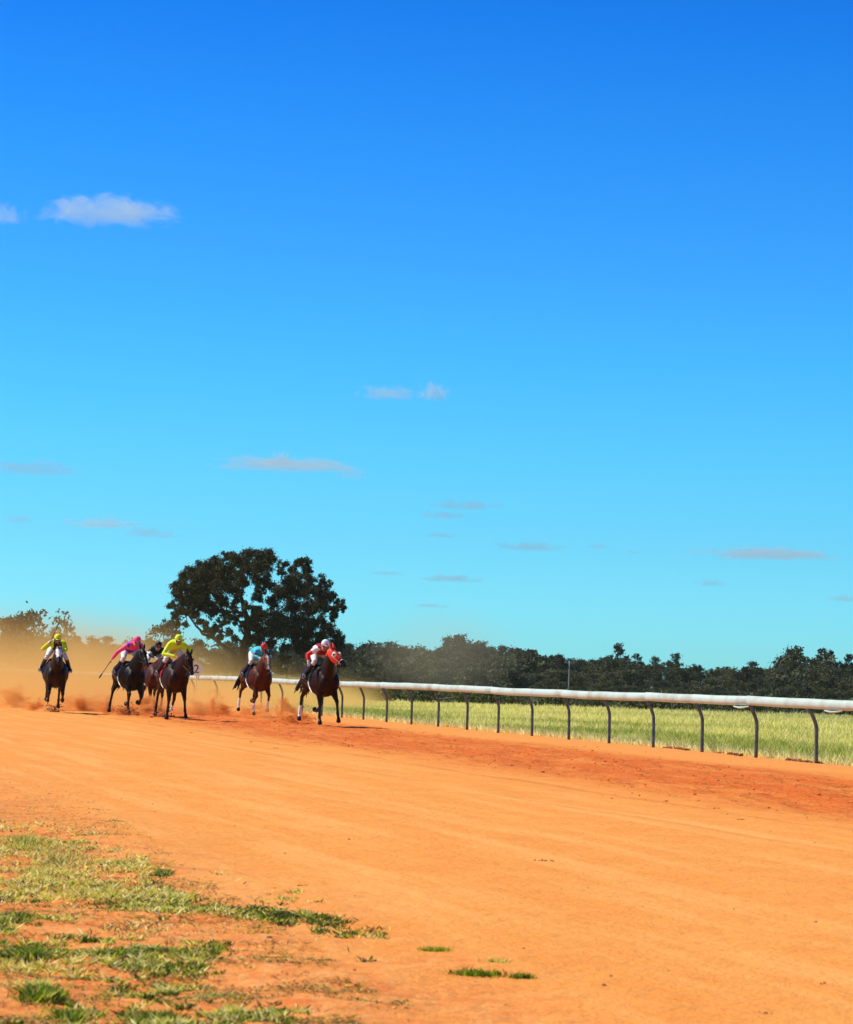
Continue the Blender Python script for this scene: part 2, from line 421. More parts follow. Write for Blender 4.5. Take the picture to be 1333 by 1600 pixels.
px_patch(30, 1440, 60, 20, 3000, DG + LG, 0.05, 1.0, .008)
px_patch(290, 1425, 60, 14, 1800, LG, 0.04, 1.0, .007)
px_patch(335, 1485, 45, 12, 1500, LG + DG, 0.04, 1.0, .007)
px_patch(240, 1592, 60, 12, 1800, LG + DG, 0.045, 1.0, .007)
px_patch(110, 1590, 50, 14, 1500, LG + DG, 0.045, 1.0, .007)
px_patch(330, 1555, 120, 8, 1600, ST + GY, 0.02, 2.5, .006)
px_patch(60, 1535, 80, 9, 2200, ST, 0.03, 1.6, .006)
px_patch(445, 1405, 40, 3, 260, LG, 0.02, 1.6, .006)
px_patch(180, 1285, 30, 3, 200, DG, 0.02, 1.6, .006)
for i in range(60000):                            # thin litter of dead stems and specks of weed over the bare red soil
    py_ = 1235 + 390 * rnd.random() ** .8; px_ = rnd.uniform(-40, 120 + 1.5 * (py_ - 1235) if py_ < 1560 else 640)
    q = gp(px_, py_); x, y = q.x, q.y; u, v = w2uv(x, y)
    m1 = nz(x, y, 1.6, 21) + .8 * nz(x, y, 5, 22) + .7 * nz(x, y, 16, 23)
    if u < 15.4 + rnd.uniform(-.5, 1.2) or m1 < .12 + rnd.uniform(-.3, .3): continue
    pal = (ST, GY, GY, GY, LG, DG)[rnd.randrange(6)]
    c = np.array(pal[rnd.randrange(len(pal))]) * rnd.uniform(.6, 1.2)
    pts.append((x, y, track_h(x, y) + .001)); hs.append(rnd.uniform(.003, .012)); tn.append(c); ln.append(rnd.uniform(1.5, 6)); wd.append(rnd.uniform(.004, .010))
me = blades('verge_grass', np.array(pts), np.array(hs), np.array(ln), np.array(wd), np.array(tn), rng)
tag(link('verge_grass', me, GRASS, smooth=False), 'patchy green and straw coloured grass on the red verge', 'grass', kind='stuff')

# single tufts standing on the bare sand
def tuft(px_, py_, w_m, n, h, label, pal, seed):
    q = gp(px_, py_); r2 = np.random.default_rng(seed)
    c = np.array([(r2.normal(0, w_m * .33), r2.normal(0, w_m * .2)) for _ in range(n)])
    zz = [track_h(q.x + a, q.y + b) - .004 - track_h(q.x, q.y) for a, b in c]
    P = np.column_stack([c, zz])
    e = blades('grass_tuft', P, r2.uniform(.4, 1.1, n) * h, r2.uniform(.3, 1.6, n), np.full(n, .006), pick(pal, n, r2), r2)
    o = link('grass_tuft', e, GRASS, smooth=False); o.location = (q.x, q.y, track_h(q.x, q.y))
    tag(o, label, 'grass tuft', 'grass tufts growing alone on the bare sand')
tuft(681, 1486, .11, 260, .028, 'small bright tuft on bare sand, leftmost of the lone tufts', LG, 1)
tuft(745, 1523, .17, 520, .032, 'widest dark green tuft among the lone tufts near the bottom edge', LG + DG, 2)
tuft(815, 1527, .08, 220, .030, 'small round green tuft on bare sand, rightmost of the lone tufts', DG + LG, 3)
tuft(776, 1505, .09, 120, .022, 'thin straw tinted tuft just behind the widest lone tuft', LG + ST, 4)

# loose clods, stones and twigs on the dirt
CLOD = mat('dark_clod', (0.20, 0.07, 0.03), .95, (0.38, 0.15, 0.06), 30)
def clods(name, spots, label, kind='stuff', parent=None):
    bm = bmesh.new()
    for (x, y, z, r) in spots:
        m = Matrix.Translation((x, y, z)) @ Matrix.Rotation(rnd.random() * 6, 4, 'Z') @ Matrix.Diagonal((r * rnd.uniform(.7, 1.8), r, r * rnd.uniform(.4, .9), 1))
        vs_ = bmesh.ops.create_icosphere(bm, subdivisions=1, radius=1, matrix=m)['verts']
        for v in vs_: v.co += Vector((rnd.uniform(-1, 1), rnd.uniform(-1, 1), rnd.uniform(-1, 1))) * r * .25
    return tag(simple(name, bm, CLOD, parent, smooth=False), label, 'clods', kind=kind)
sp_ = []
for i in range(900):
    u = rnd.uniform(-0.1, 20); v = -38 + 60 * rnd.random() ** 1.3
    q = uv2w(u, v); sp_.append((q.x, q.y, track_h(q.x, q.y), rnd.uniform(.002, .008) * (1.6 if 2.5 < u < 8 or u > 15 else 1)))
for px_, py_, r in ((553, 1312, .02), (853, 1345, .03), (1282, 1536, .018), (1190, 1583, .02), (430, 1170, .05), (985, 1230, .03), (1155, 1280, .03), (845, 1345, .03), (470, 1382, .02), (440, 1385, .015)):
    q = gp(px_, py_)
    for k in range(5): sp_.append((q.x + rnd.uniform(-.05, .05), q.y + rnd.uniform(-.04, .04), track_h(q.x, q.y), r * rnd.uniform(.25, .5)))
clods('dirt_clods', sp_, 'scattered dark clods and droppings lying on the orange track')
sp_ = []
for i in range(2600):
    u = 5.2 + rnd.gauss(0, 1.9); v = -30 + 75 * rnd.random() ** 1.1
    if not 1.2 < u < 9.5 or nz(u, v, .5, 3) < -.25: continue
    q = uv2w(u, v); sp_.append((q.x, q.y, track_h(q.x, q.y) + .004, rnd.uniform(.005, .019) * rnd.uniform(.7, 1.3)))
REDC = mat('red_clod', (0.60, 0.13, 0.022), .95, (0.72, 0.24, 0.05), 25); CLOD_, CLOD = CLOD, REDC
clods('churned_clods', sp_, 'loose red clods kicked up along the churned strip of the track'); CLOD = CLOD_
sp_ = []                                         # dark litter along the foot of the rail on the right
for i in range(420):
    v = rnd.uniform(-9, 9); u = -.12 + .10 * math.sin(v * 2.3) + rnd.uniform(-.08, .08)
    if math.sin(v * 1.9) + .5 * math.sin(v * 5.1) < 0.1: continue
    q = uv2w(u, v); sp_.append((q.x, q.y, rnd.uniform(0, .03), rnd.uniform(.02, .045)))
clods('root_litter', sp_, 'dark broken roots and clods along the foot of the rail')

# ------------------------------------------------------------------ the running rail
RAILW = mat('white_rail', (0.50, 0.63, 0.58), .55, (0.34, 0.33, 0.27), 1.7, spec=.4, detail=8, lo=.48, hi=.80)
POSTM = mat('steel_post', (0.12, 0.13, 0.14), .5, (0.055, 0.06, 0.065), 12, spec=.5)
SP = 2.797
fence = tag(empty('running_rail', uv2w(0, 0)), 'long white running rail on bent steel posts beside the dirt track', 'fence')
def curve_w(n):                                   # n = post index, 12 nearest seen; rail leaves the straight slowly past n = -2
    s = (12 - n) * SP
    u = 0.0
    if s > 40: u = 0.0045 * (s - 40) ** 2
    return uv2w(u, s) 
base = uv2w(0, 0)
jit = random.Random(5)
def rail_z(n): return 1.10 + 0.012 * math.sin(n * .7) + 0.004 * math.sin(n * 2.9 + 1)
for n in range(25, -22, -1):
    q = curve_w(n) - base
    dz = jit.uniform(-.01, .01); tw = jit.uniform(-.03, .03)
    bm = bmesh.new()
    pr = [(0, 0, -.1), (0, 0, .30), (0, 0, .60), (0.01, 0, .70), (.045, 0, .80), (.10, 0, .92), (.16, 0, 1.04)]
    loft(bm, [(q.x + NV.x * p[0] * 1.0 + tw * p[2] * EV.x, q.y + NV.y * p[0] + tw * p[2] * EV.y, p[2] + dz, .036, .036) for p in pr], seg=10, k=2)
    simple('post', bm, POSTM, fence)
for n in range(25, -22, -2):                      # rail sections two bays long
    a, b, c = curve_w(n + .0), curve_w(n - 1.0), curve_w(n - 1.995)
    bm = bmesh.new(); sec = []
    k0 = jit.uniform(-.006, .006); k1 = jit.uniform(-.006, .006)
    for t in np.linspace(0, 1, 9):
        nn = n - 1.993 * t; q = curve_w(nn) - base
        q += Vector((NV.x, NV.y, 0)) * .17
        sag = -.008 * math.sin(PI * ((t * 2) % 1.0)) + k0 * (1 - t) + k1 * t
        sec.append((q.x, q.y, rail_z(nn) + sag - .015, .07, .092))
    if n == 13 - 0: pass
    loft(bm, sec, seg=16, k=1, side=(NV.x, NV.y, 0), smooth=False)
    simple('rail_section', bm, RAILW, fence)
    # black collar at the joint
for n in range(25, -22, -2):
    q = curve_w(n) - base + Vector((NV.x, NV.y, 0)) * .17
    e = curve_w(n - .01) - base + Vector((NV.x, NV.y, 0)) * .17
    bm = bmesh.new()
    loft(bm, [(q.x, q.y, rail_z(n) - .015, .073, .095), (q.x + (e.x - q.x) * 1.2, q.y + (e.y - q.y) * 1.2, rail_z(n) - .015, .073, .095)], seg=16, k=1, side=(NV.x, NV.y, 0), smooth=False)
    simple('joint_collar', bm, RAILW, fence)
q0 = curve_w(12.75) - base + Vector((NV.x, NV.y, 0)) * .2
# bent scrap of white cladding hanging under the rail near the second post from the right
for (nn, L_) in ((12.42, .42), (10.9, .22)):
    a = curve_w(nn - .15) - base; b = curve_w(nn + .12) - base; bm = bmesh.new()
    loft(bm, [(a.x + NV.x * .2, a.y + NV.y * .2, .975, .01, .012), ((a.x + b.x) / 2 + NV.x * .21, (a.y + b.y) / 2 + NV.y * .21, .955, .05, .022), (b.x + NV.x * .2, b.y + NV.y * .2, .985, .01, .01)], seg=8, side=(NV.x, NV.y, 0))
    o = simple('torn_cladding', bm, RAILW, fence)
# ------------------------------------------------------------------ trees
LEAF = attr_mat('leaves', 0.7, 0.18)
BARK = mat('grey_bark', (0.16, 0.13, 0.10), .95, (0.30, 0.26, 0.21), 3)
BARKD = mat('dark_bark', (0.035, 0.026, 0.020), .95, (0.08, 0.06, 0.045), 3)
def leaf_cloud(blobs, per, size, pal, r2, droop=0.5, nb=9, elong=2.2):
    """leaf sized faces through the volume of many uneven clumps"""
    Ps, Ds, Ws, Ts = [], [], [], []
    for (c, r, k) in blobs:
        n = int(per * k); c = np.array(c); r = np.array(r)
        # each clump is itself a handful of twig bunches, leaving gaps
        m = max(4, int(nb * k)); sub = r2.normal(0, 1, (m, 3)); sub /= np.linalg.norm(sub, axis=1)[:, None]
        sub = sub * (r2.uniform(.25, 1.05, (m, 1))) * r
        w_ = r2.integers(0, m, n)
        d = r2.normal(0, 1, (n, 3)); d /= np.linalg.norm(d, axis=1)[:, None]
        q = c + sub[w_] + d * (r2.random((n, 1)) ** (1 / 2.2)) * r * r2.uniform(.20, .62, (m, 1))[w_] * (9 / nb) ** .33 * np.where(r2.random((n, 1)) < .12, 1.9, 1.0)
        Ps.append(q)
        a = r2.normal(0, 1, (n, 3)); a[:, 2] -= droop; a /= np.linalg.norm(a, axis=1)[:, None]
        s = size * r2.uniform(.6, 1.3, (n, 1)); Ds.append(a * s)
        b = np.cross(a, r2.normal(0, 1, (n, 3))); b /= np.linalg.norm(b, axis=1)[:, None] + 1e-9
        Ws.append(b * s / elong * .5)
        tone = r2.uniform(.7, 1.3, m)[w_][:, None]
        pl = np.array(pal); Ts.append(pl[r2.integers(0, len(pl), n)] * tone * r2.uniform(.7, 1.3, (n, 1)))
    return tuple(np.concatenate(z) for z in (Ps, Ds, Ws, Ts))
def limbs(bm, base, fork, blobs, r0, r2, minr=.03):
    """grow a branch to every clump from the nearest point already grown"""
    nodes = [(Vector(base), r0)]
    def grow(a, b, ra, rb, bend=.13):
        L = (b - a).length; pts = []
        k = max(2, int(L / 1.2)); off = Vector((r2.normal(), r2.normal(), abs(r2.normal()) * .6)) * L * bend
        for i in range(k + 1):
            t = i / k; p = a.lerp(b, t) + off * math.sin(PI * t) + Vector((r2.normal(), r2.normal(), 0)) * (.05 * ra if 0 < i < k else 0)
            r = ra + (rb - ra) * t; pts.append((*p, r, r))
            if i: nodes.append((p.copy(), r))
        loft(bm, pts, seg=7, k=2, side=(.9, .3, .1))
    a = Vector(base)
    for f, r in fork:
        grow(a, Vector(f), nodes[-1][1], r, .04); a = Vector(f)
    for c, r, k in sorted(blobs, key=lambda b: (Vector(b[0]) - Vector(fork[-1][0])).length):
        c = Vector(c); best = min(nodes, key=lambda n_: (n_[0] - c).length + max(0, n_[0].z - c.z) * 1.0)
        ra = max(minr, best[1] * .62); grow(best[0], c, ra, max(minr * .5, ra * .45))
def tree_obj(name, label, cat, group, base, fork, blobs, r0, per, size, pal, seed, bark, droop=.5, minr=.03, elong=2.2, nb=9):
    r2 = np.random.default_rng(seed); e = empty(name); tag(e, label, cat, group)
    bm = bmesh.new(); limbs(bm, base, fork, blobs, r0, r2, minr); simple('trunk', bm, bark, e)
    link('crown', cards('crown', *leaf_cloud(blobs, per, size, pal, r2, droop, nb, elong)), LEAF, e, smooth=False)
    return e
def copy_tree(o, loc, rz, s, label=None, group=None):
    c = o.copy(); COL.objects.link(c); c.location = loc; c.rotation_euler = (0, 0, rz); c.scale = s
    if label: c['label'] = label
    if group: c['group'] = group
    for ch in o.children:
        d = ch.copy(); COL.objects.link(d); d.parent = c
    return c

GUMPAL = [(0.036, 0.046, 0.014), (0.055, 0.058, 0.020), (0.026, 0.034, 0.012), (0.10, 0.085, 0.032)]
YG = 215.0; gb = at(370, 1074, YG); gb.z = -.06
def gl(x, y, dy=0.0):                     # crown measured in the zoomed picture (origin 230,840; x4.04)
    p = at(230 + x * .2476, 840 + y * .2476, YG + dy); return (p.x - gb.x, p.y - gb.y, p.z)
gr = random.Random(11); GB = []
crown = [(235,245,50),(290,215,55),(350,190,55),(330,260,70),(430,150,55),(400,220,70),(470,200,60),(520,115,45),(560,150,50),(640,95,50),(610,150,60),(700,110,45),(750,105,50),(700,180,60),(770,180,55),
 (790,130,40),(860,170,36),(850,215,34),(950,155,42),(1000,165,38),(930,200,34),(1010,220,40),(900,290,60),(960,280,60),(1030,270,45),(860,340,60),(940,350,60),(1100,270,38),(1135,290,34),(1080,330,50),(1020,350,55),
 (1120,370,45),(1165,385,42),(1210,430,38),(1165,450,38),(1090,430,60),(1010,430,60),(920,430,65),(1180,490,35),(1235,455,20),(200,310,50),(190,360,45),(260,320,65),(330,330,65),(400,300,60),(460,290,55),(500,250,50),
 (520,320,48),(590,250,45),(300,400,55),(230,400,50),(165,430,36),(180,480,36),(230,470,42),(280,470,40),(340,450,42),(400,420,45),(360,390,50),(440,370,45),(740,250,50),(760,310,50),(700,390,36),(690,330,34),(800,400,55),
 (700,440,38),(590,480,34),(540,450,34),(660,560,40),(420,480,44),(520,480,38),(360,560,34),(300,490,36),(560,520,34),(560,330,48),(600,290,45),(480,400,46),(560,395,30),(640,200,50),(690,255,42),(540,220,50),(670,460,30),(620,430,34),(470,470,36),(480,540,38),(430,580,42),(400,610,38),(450,640,38),(510,600,34),(560,640,32),(620,560,48),(680,520,55),(740,480,50),(720,580,60),(800,500,60),(780,580,60),(860,520,65),(860,600,60),(940,520,65),
 (930,610,65),(1010,520,60),(1010,610,65),(1090,530,50),(1090,620,60),(1160,580,48),(1200,620,45),(1230,660,30),(1180,690,55),(1110,710,60),(1040,690,55),(1190,760,45),(1130,790,45),(1180,820,35),(960,690,50),(700,650,45),(640,640,40),(780,660,45),
 (870,770,38),(840,800,34),(850,840,22),(860,690,36),(330,530,30),(250,540,26),(200,540,22)]
for x, y, r in crown:
    r = r * 1.02; rm = r * .2476 / 4000 * YG
    GB.append((gl(x + gr.uniform(-6, 6), y + gr.uniform(-6, 6), gr.uniform(-5.2, 5.2) * (1 - abs(x - 700) / 900)), (rm, rm * 1.1, rm * .92), (r / 45) ** 2))
fork = [(gl(560, 880), .42), (gl(600, 760), .36), (gl(632, 620), .32), (gl(640, 530), .28), (gl(610, 440), .20), (gl(590, 370), .16)]
gum = tree_obj('gum_tree', 'huge spreading dark gum tree towering alone behind the galloping horses', 'tree', None, (0, 0, -.1), fork, GB, .5, 1300, .17, GUMPAL, 5, BARKD, .7, .05, 2.0, 17)
gum.location = (gb.x, gb.y, 0)
r2 = np.random.default_rng(8); bm = bmesh.new()      # the low limbs sweeping left from the foot
limbs(bm, (0, 0, .6), [((*gl(545, 740)[:2], gl(545, 740)[2]), .26), (gl(500, 700), .2), (gl(430, 640), .15), (gl(350, 610), .11), (gl(310, 560), .09), (gl(260, 490), .07)], [(gl(400, 690), 1, 1), (gl(470, 560), 1, 1)], .34, r2, .04)
simple('low_limbs', bm, BARKD, gum)

SCRUB = [(0.050, 0.068, 0.030), (0.075, 0.085, 0.040), (0.035, 0.050, 0.024), (0.10, 0.10, 0.055)]
def scrub(kind, seed):
    g = random.Random(seed); H = 7.0; bl = []
    spec = {'round': (22, 2.9, 1.0, .30), 'tall': (18, 1.9, 1.35, .42), 'wide': (26, 4.0, .8, .22), 'sparse': (20, 2.5, 1.25, .34), 'low': (18, 3.2, .55, .15)}[kind]
    n, wd_, hf, lo = spec; Ht = H * hf
    for i in range(n):
        t = g.random(); z = Ht * (lo + (0.93 - lo) * t); ww = wd_ * math.sqrt(max(.08, 1 - ((t - .45) / .62) ** 2))
        a = g.random() * 6.28; rr = ww * math.sqrt(g.random()) * .95; r = g.uniform(.55, 1.15) * (1 if kind != 'sparse' else .85)
        bl.append(((rr * math.cos(a), rr * math.sin(a), z), (r * 1.15, r * 1.15, r * .8), r))
    f1 = (g.uniform(-.3, .3), g.uniform(-.3, .3), Ht * lo * .8 + .3)
    nm = {'round': 'scrub_tree', 'tall': 'tall_tree', 'wide': 'spreading_tree', 'sparse': 'sparse_tree', 'low': 'low_tree'}[kind]
    tn_ = {'round': (1, 1, 1), 'tall': (.6, .65, .65), 'wide': (1.5, 1.35, 1.1), 'sparse': (.8, .8, .8), 'low': (1.7, 1.6, 1.5)}[kind]
    pl = [tuple(a * b for a, b in zip(c, tn_)) for c in SCRUB]
    return tree_obj(nm, '', 'tree', None, (0, 0, -.1), [(f1, .16)], bl, .24, 190, .34, pl, seed, BARK, .4, .05, 1.7)
PROT = {k: [scrub(k, i * 10 + j) for j in range(2)] for i, k in enumerate(('round', 'tall', 'wide', 'sparse', 'low'))}
HT = {'round': 7.0, 'tall': 9.4, 'wide': 5.6, 'sparse': 8.7, 'low': 3.9}
used = set()
def put(kind, x, ytop, Y, label, group=None, wscale=1.0):
    p = PROT[kind][rnd.randrange(2)]
    q = at(x, 1000, Y); top = at(x, ytop, Y).z + .06; s = top / HT[kind]; s = s / .97
    loc = (q.x, q.y, -.06); sc = (s * wscale, s * wscale, s); rz = rnd.random() * 6.28
    if p.name not in used:
        used.add(p.name); p.location = loc; p.rotation_euler = (0, 0, rz); p.scale = sc; p['label'] = label
        if group: p['group'] = group
        return p
    return copy_tree(p, loc, rz, sc, label, group)
# skyline trees that stand out
put('tall', 22, 966, 250, 'tall hazy tree at the far left edge of the tree line', None, 1.0)
put('wide', 47, 953, 255, 'taller tree with open crown behind the leftmost jockey', None, .85)
put('round', 2, 962, 262, 'dark rounded tree cut by the left edge of the picture', None, .8)
put('round', 257, 966, 235, 'small rounded tree standing just left of the big gum', None, .75)
put('low', 62, 985, 240, 'low hazy tree just left of the raised whip', None, .9)
put('round', 716, 990, 430, 'tallest rounded tree on the skyline right of the big gum', None, .95)
put('round', 742, 1001, 425, 'rounded tree just right of the tallest skyline tree', None, .9)
put('sparse', 968, 1008, 440, 'upright tree with small top above the power pole side of the skyline', None, .9)
put('tall', 996, 1021, 445, 'narrow tree beside the small topped skyline tree', None, .8)
put('tall', 1026, 1027, 450, 'slim tree left of a twin on the middle right skyline', None, .8)
put('sparse', 1051, 1022, 440, 'sparse topped tree on the middle right skyline', None, .9)
put('wide', 1250, 1012, 420, 'broad tree making the highest mound of the right skyline', None, 1.15)
put('round', 1228, 1023, 425, 'round crown leaning on the broad right skyline tree', None, .9)
put('sparse', 1295, 1017, 430, 'thin forked tree near the right edge of the skyline', None, .8)
put('tall', 1329, 1022, 430, 'upright tree cut by the right edge of the picture', None, .8)
prof = [(-60, 985), (75, 992), (110, 998), (150, 991), (185, 994), (215, 1000), (260, 996), (310, 999), (540, 1004), (560, 1002), (590, 1004), (620, 1004), (650, 1007), (680, 1012), (700, 1006), (740, 1004), (770, 1010), (790, 1008), (825, 1009), (850, 1020), (880, 1021),
        (905, 1030), (940, 1026), (965, 1024), (1010, 1034), (1040, 1034), (1065, 1036), (1087, 1041), (1124, 1035), (1150, 1039), (1179, 1034), (1205, 1040), (1230, 1028), (1270, 1027), (1310, 1034), (1400, 1036), (1540, 1040)]
px = np.array([p[0] for p in prof]); pyv = np.array([p[1] for p in prof])
GA = 'scrub trees of the far tree line behind the white rail'; LA = 'dark green scrub tree in the tree line behind the white rail'
GL = 'hazy trees of the far tree line behind the dust'; LL = 'dust veiled scrub tree in the far tree line left of the big gum'
for row, (Y0, step, dy) in enumerate(((395, 19, 6), (440, 21, 0), (372, 27, 22), (480, 26, 3), (340, 15, 38))):
    x = (535 if row else 540) + rnd.uniform(0, 10)
    while x < 1540:
        y0 = float(np.interp(x, px, pyv)) + dy + rnd.uniform(-1, 7)
        k = rnd.choice(['round', 'round', 'wide', 'tall', 'sparse'] if row not in (2, 4) else ['low', 'wide', 'low', 'round'])
        put(k, x, y0, Y0 + rnd.uniform(-15, 15), LA, GA, rnd.uniform(.95, 1.3)); x += step * rnd.uniform(.7, 1.3)
for row, (Y0, step, dy) in enumerate(((420, 22, 2), (390, 26, 12))):
    x = -50.0
    while x < 545:
        y0 = float(np.interp(x, px, pyv)) + dy + rnd.uniform(-1, 5)
        put(rnd.choice(['round', 'wide', 'round', 'sparse']), x, y0, Y0 + rnd.uniform(-15, 15), LL, GL, rnd.uniform(.95, 1.25)); x += step * rnd.uniform(.7, 1.3)
# low dark bushes on the far side of the grass
def bush_proto(seed):
    g = random.Random(seed); bl = []
    for i in range(9):
        bl.append(((g.uniform(-1.1, 1.1), g.uniform(-.8, .8), g.uniform(.2, .62)), (.42, .42, .26), .6))
    return tree_obj('saltbush', '', 'bush', None, (0, 0, -.05), [((0, 0, .15), .05)], bl, .07, 170, .13, [(0.07, 0.10, 0.04), (0.10, 0.13, 0.05), (0.05, 0.075, 0.03), (.16, .17, .07)], seed, BARK, .1, .015, 1.7)
BP = [bush_proto(90), bush_proto(91), bush_proto(92)]; bused = set()
x = 540.0
while x < 1520:
    for rr in range(2):
        Y = rnd.uniform(126, 138) + rr * 22; q = at(x + rnd.uniform(-8, 8), 1080, Y); s = rnd.uniform(.75, 1.25); p = BP[rnd.randrange(3)]
        lb, gpn = 'low dark saltbush at the far edge of the pale grass', 'low bushes along the far edge of the grass'
        if p.name not in bused:
            bused.add(p.name); p.location = (q.x, q.y, -.06); p.scale = (s * 1.3, s, s); tag(p, lb, 'bush', gpn)
        else: copy_tree(p, (q.x, q.y, -.06), rnd.random() * 6, (s * 1.3, s, s), lb, gpn)
    x += rnd.uniform(22, 46)
# ------------------------------------------------------------------ power pole
q = at(889, 1074, 330); e = tag(empty('power_pole', (q.x, q.y, -.06)), 'thin grey timber power pole with a short cross arm before the tree line', 'power pole')
WOODG = mat('weathered_timber', (0.34, 0.31, 0.28), .9, (0.42, 0.39, 0.35), 8)
tz = at(889, 1033, 330).z + .06
bm = bmesh.new(); loft(bm, [(0, 0, -.3, .11, .11), (0, 0, tz, .075, .075)], seg=8, k=1); simple('pole', bm, WOODG, e)
bm = bmesh.new(); box(bm, (0, .1, tz - .22), (.62, .05, .06)); simple('cross_arm', bm, WOODG, e, False)
bm = bmesh.new()
for dx in (-.55, .55, 0): loft(bm, [(dx, .1, tz - .16, .03, .03), (dx, .1, tz - .02, .045, .045)], seg=8, k=1)
simple('insulator', bm, mat('porcelain', (.5, .48, .45), .3), e)

# ------------------------------------------------------------------ furlong marker
q = at(307, 1046, 99.6); e = tag(empty('distance_marker', (q.x, q.y, 0)), 'round white distance marker with a black 2 beyond the rail', 'sign')
zc = q.z; WH = mat('sign_white', (.80, .82, .74), .5); BK = mat('sign_black', (.02, .02, .02), .6)
bm = bmesh.new(); loft(bm, [(0, .04, -.2, .03, .03), (0, .04, zc + .26, .03, .03)], seg=8, k=1); simple('post', bm, WH, e)
bm = bmesh.new(); bmesh.ops.create_cone(bm, cap_ends=True, segments=40, radius1=.255, radius2=.255, depth=.03, matrix=Matrix.Translation((0, 0, zc)) @ Matrix.Rotation(PI / 2, 4, 'X'))
disc = simple('disc', bm, WH, e, False)
bm = bmesh.new(); ball(bm, (0, .03, zc + .285), .03); simple('knob', bm, WOODG, e)
cu = bpy.data.curves.new('t', 'FONT'); cu.body = '2'; cu.size = .46; cu.extrude = .004; cu.offset = .006; cu.align_x = 'CENTER'; cu.align_y = 'CENTER'
to = bpy.data.objects.new('t', cu); COL.objects.link(to); dg = bpy.context.evaluated_depsgraph_get()
tm = bpy.data.meshes.new_from_object(to.evaluated_get(dg)); bpy.data.objects.remove(to); tm.name = 'numeral'
o = link('numeral', tm, BK, disc, False); o.location = (0.0, -.022, zc); o.rotation_euler = (PI / 2, 0, 0)

